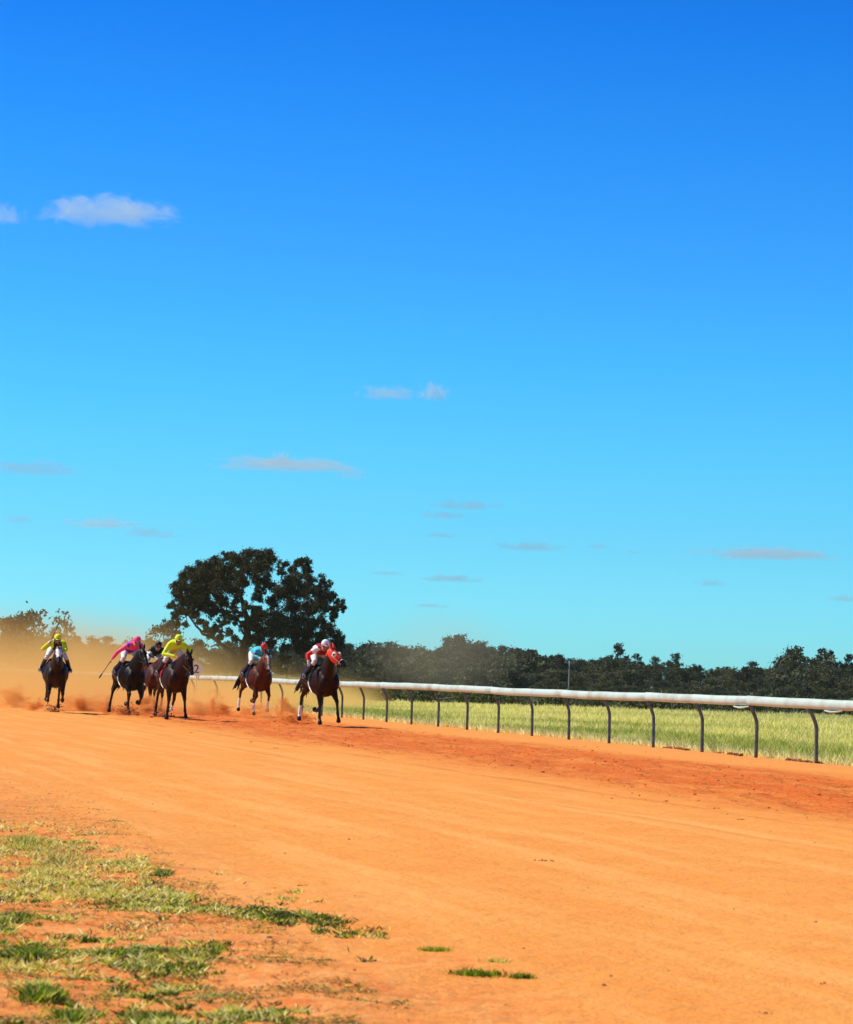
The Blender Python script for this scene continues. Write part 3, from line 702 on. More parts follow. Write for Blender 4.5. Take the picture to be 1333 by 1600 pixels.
# ------------------------------------------------------------------ horses
def xf(M, p): return tuple(M @ Vector(p[:3])) + tuple(p[3:])
BLACKH = mat('hoof_horn', (.006, .005, .005), .5); EYEM = mat('eye', (.01, .008, .006), .12, spec=.6)
LEATHER = mat('black_leather', (.007, .006, .006), .45, spec=.4); WEB = mat('white_webbing', (.75, .75, .72), .7); BROWNL = mat('brown_leather', (.10, .04, .018), .5)
def coat(name, a, b, rough=.5): return mat(name, a, rough, b, 5, spec=.14, detail=5)
def horse(P):
    e = empty(P['name'], P['loc'], P['rz']); tag(e, P['label'], 'horse', 'racehorses galloping along the dirt track')
    dz = P.get('dz', 0.05)
    bm = bmesh.new()
    L = lambda pts, **k: loft(bm, [(p[0], p[1] * 1.2, p[2] + dz, p[3] * 1.2, p[4]) for p in pts], **k)
    L([(-.90, 0, 1.30, .08, .10), (-.84, 0, 1.30, .19, .20), (-.66, 0, 1.27, .29, .30), (-.45, 0, 1.25, .31, .315), (-.2, 0, 1.20, .315, .33), (.05, 0, 1.16, .325, .375), (.3, 0, 1.16, .31, .42), (.5, 0, 1.18, .275, .385), (.66, 0, 1.19, .215, .29), (.76, 0, 1.20, .13, .16)], seg=20)
    for s in (-1, 1):   # haunch, shoulder, breast muscle
        L([(-.74, s * .13, 1.36, .11, .12), (-.62, s * .17, 1.20, .12, .22), (-.47, s * .17, 1.03, .095, .17)], seg=12)
        L([(.30, s * .13, 1.50, .06, .08), (.48, s * .17, 1.25, .095, .17), (.50, s * .16, 1.03, .085, .12)], seg=12)
        L([(.62, s * .10, 1.30, .10, .12), (.70, s * .12, 1.14, .11, .13), (.58, s * .13, .98, .10, .11)], seg=10)
    L([(.12, 0, 1.52, .07, .08), (.33, 0, 1.55, .075, .09), (.55, 0, 1.50, .08, .12)], seg=10)
    # neck and head
    ne, ny, he, hy = R(P.get('neck', 40)), R(P.get('nyaw', 0)), R(P.get('head', -50)), R(P.get('hyaw', 0))
    B = Vector((.48, 0, 1.34 + dz)); nd = Vector((math.cos(ne) * math.cos(ny), math.cos(ne) * math.sin(ny), math.sin(ne)))
    poll = B + nd * .82
    st = [(0, .22, .36), (.2, .19, .32), (.42, .155, .265), (.64, .12, .205), (.80, .097, .155)]
    loft(bm, [(*(B + nd * d - Vector((0, 0, .05 * (1 - d)))), a, b) for d, a, b in st], seg=16, side=(-math.sin(ny), math.cos(ny), 0))
    hx = Vector((math.cos(he) * math.cos(hy), math.cos(he) * math.sin(hy), math.sin(he))); hyv = Vector((-math.sin(hy), math.cos(hy), 0)); hz = hx.cross(hyv)
    HM = Matrix.Translation(poll) @ Matrix((hx, hyv, hz)).transposed().to_4x4()
    hs = [(-.06, 0, -.02, .055, .07), (.04, 0, -.035, .088, .125), (.17, 0, -.05, .102, .142), (.29, 0, -.04, .080, .108), (.41, 0, -.028, .058, .076), (.50, 0, -.03, .056, .066), (.575, 0, -.04, .046, .048)]
    loft(bm, [xf(HM, p) for p in hs], seg=16, side=tuple(hyv))
    for s in (-1, 1):
        loft(bm, [(*(B + nd * .1 + Vector((.08, s * .10, -.12))), .07, .10), (*(B + nd * .35 + Vector((.03, s * .06, -.1))), .05, .08)], seg=8)
        ball(bm, HM @ Vector((.14, s * .075, .03)), .034); ball(bm, HM @ Vector((.53, s * .032, -.015)), .026)
        loft(bm, [xf(HM, (-.01, s * .05, .06, .028, .020)), xf(HM, (-.09, s * .068, .105, .034, .020)), xf(HM, (-.165, s * .076, .135, .006, .006))], seg=8, side=tuple(hyv))
    # legs
    feet = []; marks = []
    for key, fore, s in (('fr', 1, -1), ('fl', 1, 1), ('hr', 0, -1), ('hl', 0, 1)):
        a1, a2, a3, spl = P[key]
        a1, a2, a3 = R(a1), R(a2), R(a3)
        if fore:
            j0 = Vector((.42, s * .185, .97 + dz)); l1, l2, l3 = .42, .31, .13
        else:
            j0 = Vector((-.48, s * .19, 1.02 + dz)); l1, l2, l3 = .46, .40, .13
        def stp(p, l, a): return p + Vector((l * math.sin(a), spl * l, -l * math.cos(a)))
        j1 = stp(j0, l1, a1); j2 = stp(j1, l2, a2); j3 = stp(j2, l3, a3)
        if fore:
            loft(bm, [(*(j0 + Vector((.03, 0, .14))), .13, .16), (*j0, .125, .145), (*j0.lerp(j1, .45), .086, .098), (*j0.lerp(j1, .85), .056, .060), (*j1, .058, .063)], seg=12)
            r1 = .044
        else:
            loft(bm, [(*(j0 + Vector((-.06, 0, .14))), .12, .20), (*j0, .105, .16), (*j0.lerp(j1, .45), .072, .10), (*j0.lerp(j1, .85), .047, .062), (*j1, .048, .064)], seg=12)
            hb = j1 + Vector((-.045 * math.cos(a1), 0, .04)); ball(bm, hb, (.030, .026, .05))
        loft(bm, [(*j1, .051, .058), (*j1.lerp(j2, .2), .040, .044), (*j1.lerp(j2, .7), .036, .040), (*j2, .046, .050)], seg=10)
        loft(bm, [(*j2, .046, .050), (*j2.lerp(j3, .6), .037, .041), (*j3, .050, .054)], seg=10)
        d = (j3 - j2).normalized(); a4 = a3 - R(12)
        feet.append((j3, Vector((math.sin(a4), spl * .5, -math.cos(a4))).normalized()))
        marks.append((key, j1, j2, j3))
    col = P['coat']; white = P.get('socks', ()); pts_black = P.get('points', True); bl = P.get('blaze', 0)
    Hi = HM.inverted()
    def cls(p):
        h = Hi @ p
        if bl and -.03 < h.x < P.get('blend', .54) and h.z > -.01 and abs(h.y) < bl * np.interp(h.x, [-.03, .06, .16, .30, .54], [.5, 1.5, 1.35, .8, 1.0]): return 2
        if P.get('face') and .0 < h.x < .52 and abs(h.y) < .13 and h.z > -.16: return 4
        if -.12 < h.x < .7 and abs(h.y) < .13 and h.z > -.2 and h.x > .50: return 3
        if P.get('cheek') and 0.02 < h.x < .46 and h.y < -.03 and h.z > .0: return 2
        best = None
        for key, j1, j2, j3 in marks:
            if p.z > j1.z + .12 and (p - j1).length > .12: continue
            for a, b, t in ((j1, j2, 1), (j2, j3, 2)):
                ab = b - a; k = max(0, min(1, (p - a).dot(ab) / ab.length_squared)); dd = (p - (a + ab * k)).length
                if dd < .075 and (best is None or dd < best[0]): best = (dd, key, t, k)
        if best:
            if best[1] in white and (best[2] == 2 or best[3] > .55): return 2
            if pts_black: return 1
        return 0
    o = fused('body', bm, .0135, [col, P.get('pointmat', BLACKH), WHH, P.get('muzzle', BLACKH), P.get('face', col)], e, cls, 5)
    for (j3, d), key in zip(feet, ('fr', 'fl', 'hr', 'hl')):
        b2 = bmesh.new(); loft(b2, [(*(j3 - d * .01), .044, .048), (*(j3 + d * .085), .062, .070)], seg=12, k=2); simple('hoof', b2, BLACKH, e)
    for s in (-1, 1):
        b2 = bmesh.new(); ball(b2, HM @ Vector((.150, s * .098, .035)), .021); simple('eye', b2, EYEM, e)
    # mane and forelock
    b2 = bmesh.new(); g = random.Random(P['seed'])
    sd = P.get('maneside', 1)
    for i in range(26):
        d = .12 + .68 * i / 25; top = B + nd * d; up = nd.cross(Vector((-math.sin(ny), math.cos(ny), 0))); up = -up if up.z < 0 else up
        hgt = np.interp(d, [0, .42, .8], [.27, .19, .125]); r0 = top + up * (hgt - .03) - Vector((0, 0, .05 * (1 - d)))
        e1 = r0 + Vector((-.05 + g.uniform(-.03, .03), sd * .04, .045)); e2 = r0 + Vector((-.13 + g.uniform(-.04, .02), sd * g.uniform(.05, .10), g.uniform(-.05, .05)))
        loft(b2, [(*r0, .018, .03), (*e1, .02, .035), (*e2, .004, .006)], seg=6, k=2)
    for i in range(4):
        r0 = HM @ Vector((-.03, g.uniform(-.03, .03), .09)); e1 = HM @ Vector((.04, g.uniform(-.04, .04), .11)); e2 = HM @ Vector((.12, g.uniform(-.05, .05), .105))
        loft(b2, [(*r0, .02, .015), (*e1, .016, .01), (*e2, .003, .003)], seg=6, k=2, side=tuple(hyv))
    simple('mane', b2, P.get('manemat', MANEK), e)
    b2 = bmesh.new()
    tl = P.get('tail', 0.0)
    for i in range(13):
        a = g.uniform(-.10, .10); b = g.uniform(-.08, .1)
        loft(b2, [(-.84, a * .2, 1.45 + dz, .035, .035), (-.97, a * .6 + tl * .3, 1.38 + dz + b * .3, .04, .045), (-1.07, a * 1.2 + tl * .7, 1.12 + dz + b, .035, .05), (-1.18 + g.uniform(-.1, .1), a * 2 + tl, .82 + dz + 1.6 * b, .008, .012)], seg=6, k=3)
    simple('tail', b2, P.get('manemat', MANEK), e)
    # tack: bridle, reins, cloth, saddle, girth
    b2 = bmesh.new()
    def strap(x, w_, g_=.007):
        k = np.interp(x, [h[0] for h in hs], range(len(hs))); i0 = int(min(k, len(hs) - 2)); t = k - i0
        c = [hs[i0][j] * (1 - t) + hs[i0 + 1][j] * t for j in range(5)]
        ring = []
        for dx in (-w_, w_):
            ring.append([b2.verts.new(HM @ Vector((x + dx, (c[3] + g_) * math.cos(q_), c[2] + (c[4] + g_) * math.sin(q_)))) for q_ in np.linspace(0, 2 * PI, 18, endpoint=False)])
        for j in range(18): b2.faces.new((ring[0][j], ring[0][(j + 1) % 18], ring[1][(j + 1) % 18], ring[1][j]))
    strap(.39, .014, .010); strap(.04, .013, .010)
    for s in (-1, 1):
        loft(b2, [xf(HM, (.04, s * .098, -.03, .008, .012)), xf(HM, (.20, s * .108, -.045, .008, .012)), xf(HM, (.39, s * .07, -.04, .008, .012)), xf(HM, (.47, s * .062, -.06, .010, .012))], seg=6, k=2)
    simple('bridle', b2, P.get('bridle', LEATHER), e)
    b2 = bmesh.new()
    for s in (-1, 1):
        hp = P['hands'][s]
        loft(b2, [xf(HM, (.47, s * .065, -.065, .006, .008)), (*((HM @ Vector((.47, s * .07, -.06))).lerp(Vector(hp), .5) - Vector((0, 0, .03))), .006, .008), (*hp, .006, .008)], seg=6, k=3)
    simple('rein', b2, P.get('reins', LEATHER), e)
    if P.get('noseband'):
        b2 = bmesh.new()
        loft(b2, [xf(HM, (.335, 0, -.036, .082, .102)), xf(HM, (.355, 0, -.034, .088, .108)), xf(HM, (.385, 0, -.03, .080, .100)), xf(HM, (.40, 0, -.03, .066, .088))], seg=14, side=tuple(hyv), k=2)
        simple('noseband', b2, WEB, e)
    def shell(name, x0, x1, a0, a1, gap, m, nx=8, na=18):
        b3 = bmesh.new(); stx = [-.90, -.66, -.45, -.2, .05, .3, .5, .66]; cz = [1.3, 1.27, 1.25, 1.20, 1.16, 1.16, 1.18, 1.19]; hw = [.096, .348, .372, .378, .39, .372, .33, .258]; hh = [.1, .30, .315, .33, .375, .42, .385, .29]
        for off in (gap,):
            rows = []
            for x in np.linspace(x0, x1, nx):
                c, w2, h2 = np.interp(x, stx, cz), np.interp(x, stx, hw), np.interp(x, stx, hh)
                rows.append([b3.verts.new((x, (w2 + off) * math.sin(R(a)), c + dz + (h2 + off) * math.cos(R(a)) + (.008 * math.sin(a * .2 + x * 20)))) for a in np.linspace(a0, a1, na)])
            for i in range(nx - 1):
                for j in range(na - 1): b3.faces.new((rows[i][j], rows[i][j + 1], rows[i + 1][j + 1], rows[i + 1][j]))
        bmesh.ops.solidify(b3, geom=b3.faces[:], thickness=.008)
        return simple(name, b3, m, e)
    shell('saddle_cloth', -.32, .24, -88, 88, .022, P['cloth'])
    for s in (-1, 1):
        for k, (xa, aa) in enumerate(P.get('clothmarks', ())):
            if P.get('markmat'):
                shell('cloth_mark', xa, xa + .05, s * aa, s * (aa + 12), .034, P['markmat'], 2, 3)
    shell('girth', .10, .17, 60, 300, .016, P.get('girth', WEB), 2, 30)
    b2 = bmesh.new()
    loft(b2, [(-.30, 0, 1.585 + dz, .10, .035), (-.24, 0, 1.57 + dz, .15, .035), (-.08, 0, 1.555 + dz, .13, .03), (.08, 0, 1.575 + dz, .09, .035), (.14, 0, 1.60 + dz, .05, .03)], seg=12)
    for s in (-1, 1):
        loft(b2, [(.02, s * .10, 1.56 + dz, .02, .09), (.10, s * .24, 1.44 + dz, .015, .12), (.10, s * .305, 1.28 + dz, .012, .08)], seg=10, side=(0, 1, .4))
    simple('saddle', b2, LEATHER, e)
    for s in (-1, 1):
        f = P['feetpos'][s]; b2 = bmesh.new()
        loft(b2, [(-.02, s * .29, 1.46 + dz, .006, .014), (f[0] - .02, f[1] - s * .02, f[2] + .10, .006, .014)], seg=6, k=1)
        for k in range(8):
            t0, t1 = PI * k / 7, 0
        loft(b2, [(f[0], f[1] - .055, f[2] - .025, .007, .02), (f[0], f[1] - .055, f[2] + .05, .007, .012), (f[0], f[1], f[2] + .105, .007, .012), (f[0], f[1] + .055, f[2] + .05, .007, .012), (f[0], f[1] + .055, f[2] - .025, .007, .02), (f[0], f[1], f[2] - .03, .02, .01), (f[0], f[1] - .055, f[2] - .025, .007, .02)], seg=6, k=2, side=(1, 0, 0))
        simple('stirrup', b2, mat('stirrup_metal', (.5, .5, .5), .3, metal=1) if 'stirrup_metal' not in bpy.data.materials else bpy.data.materials['stirrup_metal'], e)
    if P.get('hood'):
        b2 = bmesh.new()
        loft(b2, [(*(B + nd * .60), .096, .175), (*(B + nd * .74), .092, .150), xf(HM, (.0, 0, -.03, .102, .132)), xf(HM, (.10, 0, -.045, .113, .150)), xf(HM, (.20, 0, -.05, .110, .150)), xf(HM, (.30, 0, -.042, .090, .120)), xf(HM, (.335, 0, -.04, .083, .108))], seg=18, side=tuple(hyv), k=3)
        for s in (-1, 1):
            loft(b2, [xf(HM, (-.01, s * .05, .06, .034, .026)), xf(HM, (-.09, s * .068, .105, .040, .026)), xf(HM, (-.175, s * .077, .140, .012, .012))], seg=8, side=tuple(hyv))
        simple('hood', b2, P['hood'], e)
        for s in (-1, 1):
            b2 = bmesh.new(); Mx = HM @ Matrix.Translation((.165, s * .113, .03)) @ Matrix.Rotation(-s * PI / 2 - s * .05, 4, 'X')
            bmesh.ops.create_cone(b2, cap_ends=True, segments=20, radius1=.072, radius2=.055, depth=.022, matrix=Mx)
            cupo = simple('eye_cup', b2, WEB, e)
            b2 = bmesh.new(); Mx = HM @ Matrix.Translation((.165, s * .127, .03)) @ Matrix.Rotation(-s * PI / 2, 4, 'X')
            bmesh.ops.create_cone(b2, cap_ends=True, segments=16, radius1=.030, radius2=.030, depth=.006, matrix=Mx)
            simple('cup_opening', b2, EYEM, cupo)
    return e

# ------------------------------------------------------------------ riders
SKIN = mat('skin', (.48, .24, .15), .55); WHH = mat('white_hair_marking', (.86, .86, .84), .6)
MANEK = mat('dark_mane', (.005, .004, .004), .6); BREECH = mat('white_breeches', (.80, .80, .80), .7, (.70, .70, .72), 9)
BOOT = mat('black_boots', (.006, .006, .006), .35, spec=.5); GLASS = mat('goggle_lens', (.01, .01, .012), .08, spec=.7)
GLOVEW = mat('white_glove', (.75, .75, .72), .8)
def hand(bm, H, d, up, side):
    """palm, four curled fingers of unequal length and a thumb leaving the side of the palm"""
    d = d.normalized(); s = d.cross(up).normalized(); up = s.cross(d).normalized()
    loft(bm, [(*(H - d * .04), .024, .018), (*H, .038, .016), (*(H + d * .045), .040, .014)], seg=10, side=tuple(s), k=2)
    for i, L in enumerate((.070, .080, .074, .058)):
        o = H + d * .045 + s * (-.030 + .020 * i); a = o + d * L * .42 - up * .006; b = a - up * L * .36 + d * .006; c = b - d * L * .34 - up * .004
        loft(bm, [(*o, .0095, .0095), (*a, .0092, .0092), (*b, .0085, .0085), (*c, .0075, .0075)], seg=7, side=tuple(s), k=2)
    o = H - d * .005 - s * .030 * side; a = o - s * .022 * side + d * .028 - up * .012; b = a + d * .026 - up * .012 + s * .012 * side
    loft(bm, [(*o, .012, .012), (*a, .0105, .0105), (*b, .009, .009)], seg=7, side=tuple(up), k=2)
def rider(P, hp):
    e = empty('person', hp['loc'], hp['rz']); tag(e, P['label'], 'person', 'jockeys riding in the race')
    dz = hp.get('dz', .05); up = Vector((0, 0, 1)); lean = P.get('lean', 0.0)
    V3 = lambda x, y, z: Vector((x, y, z + dz))
    pel = V3(-.22, lean * .3, 1.95 + P.get('hip', 0)); sh = V3(.36 + P.get('fwd', .04), lean, 2.04 + P.get('rise', 0)); hd = sh + Vector((.20, P.get('hdy', 0), .09))
    J = {}
    for s in (-1, 1):
        J['hip', s] = pel + Vector((0, s * .11, -.02)); f = hp['feetpos'][s]
        J['foot', s] = Vector(f) + Vector((0, 0, .07)); J['knee', s] = V3(.23, s * .27, 1.66 + P.get('kz', 0))
        J['sh', s] = sh + Vector((0, s * .185, -.01)); hnd = Vector(P['hand'][s]) + Vector((0, 0, dz)) if s in P.get('hand', {}) else Vector(hp['hands'][s])
        J['hand', s] = hnd
        if s in P.get('elbow', {}): J['el', s] = Vector(P['elbow'][s]) + Vector((0, 0, dz))
        else: J['el', s] = (J['sh', s] + hnd) / 2 + Vector((-.07, s * .13, -.02))
    def torso(bm, g):
        m = pel.lerp(sh, .5) + Vector((0, 0, .045))
        loft(bm, [(*(pel + Vector((-.10, 0, -.05))), .12 * g, .09 * g), (*pel, .165 * g, .13 * g), (*m, .155 * g, .125 * g), (*pel.lerp(sh, .85), .19 * g, .125 * g), (*(sh + Vector((.03, 0, 0))), .15 * g, .10 * g)], seg=16)
    def arm(bm, s, g, t1=1.0):
        a, b, c = J['sh', s], J['el', s], J['hand', s]
        loft(bm, [(*(sh + Vector((0, s * .09, 0))), .07 * g, .075 * g), (*a, .062 * g, .064 * g), (*a.lerp(b, .5), .052 * g, .052 * g), (*b, .043 * g, .043 * g)], seg=10, side=(.3, .9, .2))
        loft(bm, [(*b, .043 * g, .043 * g), (*b.lerp(c, .35), .041 * g, .042 * g), (*b.lerp(c, .84 * t1), .029 * g, .030 * g)], seg=10, side=(.3, .9, .2))
    def leg(bm, s, g, part):
        a, b, c = J['hip', s], J['knee', s], J['foot', s]
        if part != 'shin':
            loft(bm, [(*a, .095 * g, .10 * g), (*a.lerp(b, .45), .085 * g, .085 * g), (*a.lerp(b, .9), .060 * g, .062 * g), (*b, .057 * g, .060 * g)], seg=12, side=(.2, .9, .3))
        if part != 'thigh':
            loft(bm, [(*b, .057 * g, .058 * g), (*b.lerp(c, .35), .056 * g, .060 * g), (*c, .036 * g, .040 * g)], seg=12, side=(.2, .9, .3))
            loft(bm, [(*(c + Vector((-.07, 0, -.05))), .030 * g, .030 * g), (*(c + Vector((.02, 0, -.035))), .038 * g, .038 * g), (*(c + Vector((.12, s * .01, -.06))), .038 * g, .024 * g), (*(c + Vector((.17, s * .01, -.065))), .026 * g, .016 * g)], seg=10)
    b = bmesh.new(); torso(b, .86)
    HMt = Matrix.Translation(hd) @ Matrix.Rotation(R(P.get('hyaw', 0)), 4, 'Z') @ Matrix.Rotation(R(P.get('hpitch', 10)), 4, 'Y')
    loft(b, [(*(sh + Vector((.02, 0, .02))), .065, .065), (*(hd - Vector((.03, 0, .07))), .055, .06)], seg=10)
    hv = [(-.075, 0, .03, .03, .05), (-.05, 0, .03, .068, .085), (0, 0, .02, .078, .11), (.05, 0, .01, .072, .105), (.085, 0, 0, .050, .078), (.10, 0, -.01, .03, .045)]
    loft(b, [xf(HMt, p) for p in hv], seg=14, side=tuple(HMt.to_3x3() @ Vector((0, 1, 0))))
    loft(b, [xf(HMt, (.095, 0, .02, .010, .010)), xf(HMt, (.118, 0, -.015, .015, .012)), xf(HMt, (.10, 0, -.03, .012, .01))], seg=8, k=2)        # nose
    loft(b, [xf(HMt, (.085, -.025, -.055, .008, .007)), xf(HMt, (.103, 0, -.055, .012, .008)), xf(HMt, (.085, .025, -.055, .008, .007))], seg=6, k=2)   # lips
    loft(b, [xf(HMt, (.03, 0, -.075, .035, .03)), xf(HMt, (.082, 0, -.088, .022, .018))], seg=8, k=2)   # chin
    for s in (-1, 1):
        ball(b, HMt @ Vector((.0, s * .080, .0)), (.018, .010, .030))
        arm(b, s, .8); hnd = J['hand', s]; d = (hnd - J['el', s]).normalized()
        c0 = hnd - d * .05
        loft(b, [(*J['el', s].lerp(hnd, .7), .026, .026), (*c0, .022, .020)], seg=8, side=(.3, .9, .2)); hand(b, hnd - d * .02, d, up, -s)
        leg(b, s, .84, 'all')
    gl_ = P.get('gloves', SKIN)
    def bcls(p): return 1 if min((p - J['hand', 1]).length, (p - J['hand', -1]).length) < .13 else 0
    fused('body', b, .0078, [SKIN, gl_], e, bcls, 2)
    b = bmesh.new(); torso(b, 1.16)
    for s in (-1, 1): arm(b, s, 1.28)
    loft(b, [(*(sh + Vector((.02, 0, .03))), .074, .07), (*(sh + Vector((.06, 0, .075))), .062, .06)], seg=12)
    mats = P['silks']; pat = P['pattern']
    def scls(p):
        best = (9, 't', 0, 0)
        for s in (-1, 1):
            for nm, a, c in (('u', J['sh', s], J['el', s]), ('f', J['el', s], J['hand', s])):
                ab = c - a; k = max(0, min(1, (p - a).dot(ab) / ab.length_squared)); dd = (p - (a + ab * k)).length
                if dd < best[0]: best = (dd, nm, k, s)
        k = (p - pel).dot(sh - pel) / (sh - pel).length_squared
        if abs(p.y - lean * max(0, min(1, k))) < .155 and best[0] > .045 and k < 1.15: return pat('t', k, p.y - lean, p)
        return pat(best[1], best[2], best[3], p)
    fused('silks_jacket', b, .011, mats, e, scls, 4)
    b = bmesh.new(); loft(b, [(*(pel + Vector((-.12, 0, -.06))), .12, .09), (*(pel + Vector((0, 0, -.01))), .172, .137), (*(pel.lerp(sh, .2)), .165, .135)], seg=16)
    for s in (-1, 1): leg(b, s, 1.15, 'thigh')
    fused('breeches', b, .012, P.get('breeches', BREECH), e, None, 4)
    for s in (-1, 1):
        b = bmesh.new(); leg(b, s, 1.12, 'shin'); o = fused('boot', b, .011, [BOOT, BREECH], e, lambda p: 1 if (p - J['knee', s]).length < .10 else 0, 3)
    b = bmesh.new()
    hs_ = [(-.105, 0, .045, .04, .05), (-.09, 0, .055, .080, .075), (-.045, 0, .062, .104, .092), (.01, 0, .067, .107, .092), (.055, 0, .066, .094, .078), (.09, 0, .058, .070, .050)]
    loft(b, [xf(HMt, p) for p in hs_], seg=18, side=tuple(HMt.to_3x3() @ Vector((0, 1, 0))))
    ball(b, HMt @ Vector((-.0, 0, .085)), (.105, .105, .095), 18)
    loft(b, [xf(HMt, (.065, 0, .045, .088, .014)), xf(HMt, (.11, 0, .030, .075, .010)), xf(HMt, (.155, 0, .018, .045, .007))], seg=12, k=2)
    if P.get('pompom'): ball(b, HMt @ Vector((-.02, 0, .215)), .03)
    fused('helmet', b, .010, P['cap'], e, P.get('capcls') and (lambda p: P['capcls'](HMt.inverted() @ p)), 3)
    b = bmesh.new(); loft(b, [xf(HMt, (.072, -.075, .012, .012, .022)), xf(HMt, (.103, -.035, .010, .016, .028)), xf(HMt, (.112, 0, .014, .014, .020)), xf(HMt, (.103, .035, .010, .016, .028)), xf(HMt, (.072, .075, .012, .012, .022))], seg=8, side=(1, 0, 0), k=3)
    simple('goggles', b, GLASS, e)
    b = bmesh.new()
    for s in (-1, 1): loft(b, [xf(HMt, (.02, s * .080, .02, .004, .008)), xf(HMt, (.05, s * .062, -.06, .004, .008)), xf(HMt, (.065, 0, -.108, .004, .008))], seg=6, k=2)
    simple('chin_strap', b, LEATHER, e)
    if P.get('whip'):
        hnd = J['hand', P['whip'][0]]; d = Vector(P['whip'][1]).normalized(); L_ = P['whip'][2]
        wv = empty('whip', hp['loc'], hp['rz']); tag(wv, P['whip'][3], 'whip')
        b = bmesh.new(); loft(b, [(*(hnd - d * .10), .011, .011), (*(hnd + d * .12), .012, .012), (*(hnd + d * L_ * .75), .007, .007)], seg=8, k=2, side=(.4, .8, .3)); simple('shaft', b, LEATHER, wv)
        b = bmesh.new(); loft(b, [(*(hnd + d * L_ * .70), .010, .010), (*(hnd + d * L_ * .85), .022, .010), (*(hnd + d * L_), .020, .008)], seg=8, k=2, side=(.4, .8, .3)); simple('flap', b, LEATHER, wv)
    return e

def cl(name, c, c2=None): return mat(name, c, .55, c2, 7, spec=.3)
LIME = cl('lime_silk', (.72, .95, .015), (.66, .88, .015)); YELL = cl('yellow_silk', (.95, .90, .02), (.90, .93, .02)); PINK = cl('pink_silk', (.95, .07, .26)); PURP = cl('purple_silk', (.16, .06, .55))
BLKS = cl('black_silk', (.005, .006, .008)); WHS = cl('white_silk', (.80, .85, .87)); REDS = cl('red_silk', (.72, .02, .02)); MARO = cl('maroon_silk', (.30, .01, .03)); TURQ = cl('turquoise_silk', (.04, .55, .72)); TEAL = cl('navy_silk', (.015, .04, .11))
ORED = cl('orange_red_hood', (.80, .07, .03))
BAY = coat('bay_coat', (.034, .0065, .0025), (.011, .003, .0015)); DARK = coat('dark_brown_coat', (.006, .003, .003), (.003, .002, .002)); BROWN = coat('brown_coat', (.026, .0060, .0025), (.006, .002, .0015)); CHEST = coat('chestnut_coat', (.085, .015, .004), (.045, .009, .004)); SORR = coat('light_chestnut', (.30, .10, .035), (.22, .07, .025)); BAY2 = coat('red_brown_coat', (.075, .018, .008), (.035, .009, .005))
HEAD0 = -74.4
def rig(loc, yaw, feet_dy=0.0, dz=.05, hx=.74, hz=1.74):
    return {'loc': loc, 'rz': R(HEAD0 + yaw), 'dz': dz, 'hands': {s: (hx, s * .075, hz + dz) for s in (-1, 1)}, 'feetpos': {s: (-.08, s * .43, 1.25 + dz) for s in (-1, 1)}}
def gpo(x, y): q = gp(x, y); return (q.x, q.y, 0)
def build(h, r):
    horse(h); rider(r, h)
# leftmost: bay, lime green rider with raised whip
h = rig(gpo(84, 1113.5), -4, dz=-.02); h.update(name='racehorse', seed=1, label='leftmost bay racehorse with a broad white star on its forehead', coat=BROWN, neck=42, head=-44, blaze=.078, blend=.36, 
    fr=(28, -40, -95, -.03), fl=(18, -48, -95, .05), hr=(-56, -46, -60, .03), hl=(-46, -34, -20, .0), cloth=cl('navy_cloth', (.03, .03, .10)), bridle=LEATHER, noseband=False)
build(h, dict(label='jockey in lime green sleeves and yellow cap with whip raised, leftmost rider', hand={-1: (.62, -.20, 2.12)}, elbow={-1: (.42, -.44, 1.86)}, silks=[LIME, BLKS, WHS],
    pattern=lambda w_, k, s, p: (1 if w_ == 't' and abs(s) < .10 else (2 if w_ == 'f' and k > .72 else 0)), cap=[LIME, YELL], capcls=lambda p: 1 if p.x > -.02 and p.z > .06 else 0, rise=.03,
    gloves=GLOVEW, whip=(-1, (-.2, .32, .80), .62, 'black whip raised above the lime green jockey at the far left')))
# second: near black horse, pink rider
h = rig(gpo(200, 1118), 7, dz=-.03); h.update(name='racehorse', seed=2, label='near black racehorse ridden by the jockey in pink', coat=DARK, neck=45, head=-42, nyaw=4, hyaw=6, cloth=cl('purple_cloth', (.05, .02, .08)),
    fr=(40, -28, -85, .02), fl=(20, -52, -95, .06), hr=(-50, -14, 5, -.12), hl=(-38, -4, 20, .04))
build(h, dict(label='jockey in pink cap and pink sleeves swinging a whip low to one side', hand={-1: (.20, -.62, 1.62)}, elbow={-1: (.28, -.46, 1.86)}, silks=[PINK, PURP, WHS], pattern=lambda w_, k, s, p: (1 if (w_ == 't' and k < .85) or (w_ == 'u' and k < .06) else 0),
    cap=[PINK], hdy=.02, rise=.03, hpitch=14, whip=(-1, (-.1, -.52, -.85), .62, 'whip held out low by the jockey in pink')))
# third: hidden behind, black rider
h = rig(gpo(238, 1112.5), 2, dz=-.03); h.update(name='racehorse', seed=3, label='red brown racehorse half hidden between the pink and the yellow riders', coat=BAY2, neck=30, head=-35, nyaw=14, hyaw=20, cloth=cl('red_cloth', (.5, .02, .03)), tail=-.1,
    fr=(10, -40, -70, 0), fl=(20, -20, -40, 0), hr=(-20, 5, 20, -.05), hl=(-30, 0, 10, 0), markmat=WEB, clothmarks=((-.1, 62), (.06, 66)))
build(h, dict(label='jockey all in black with white sleeve bands behind the yellow rider', silks=[BLKS, WHS], pattern=lambda w_, k, s, p: (1 if (w_ == 'u' and .55 < k < .95) or (w_ == 'f' and k > .75) else 0), cap=[BLKS], gloves=GLOVEW, rise=-.02, hip=-.04))
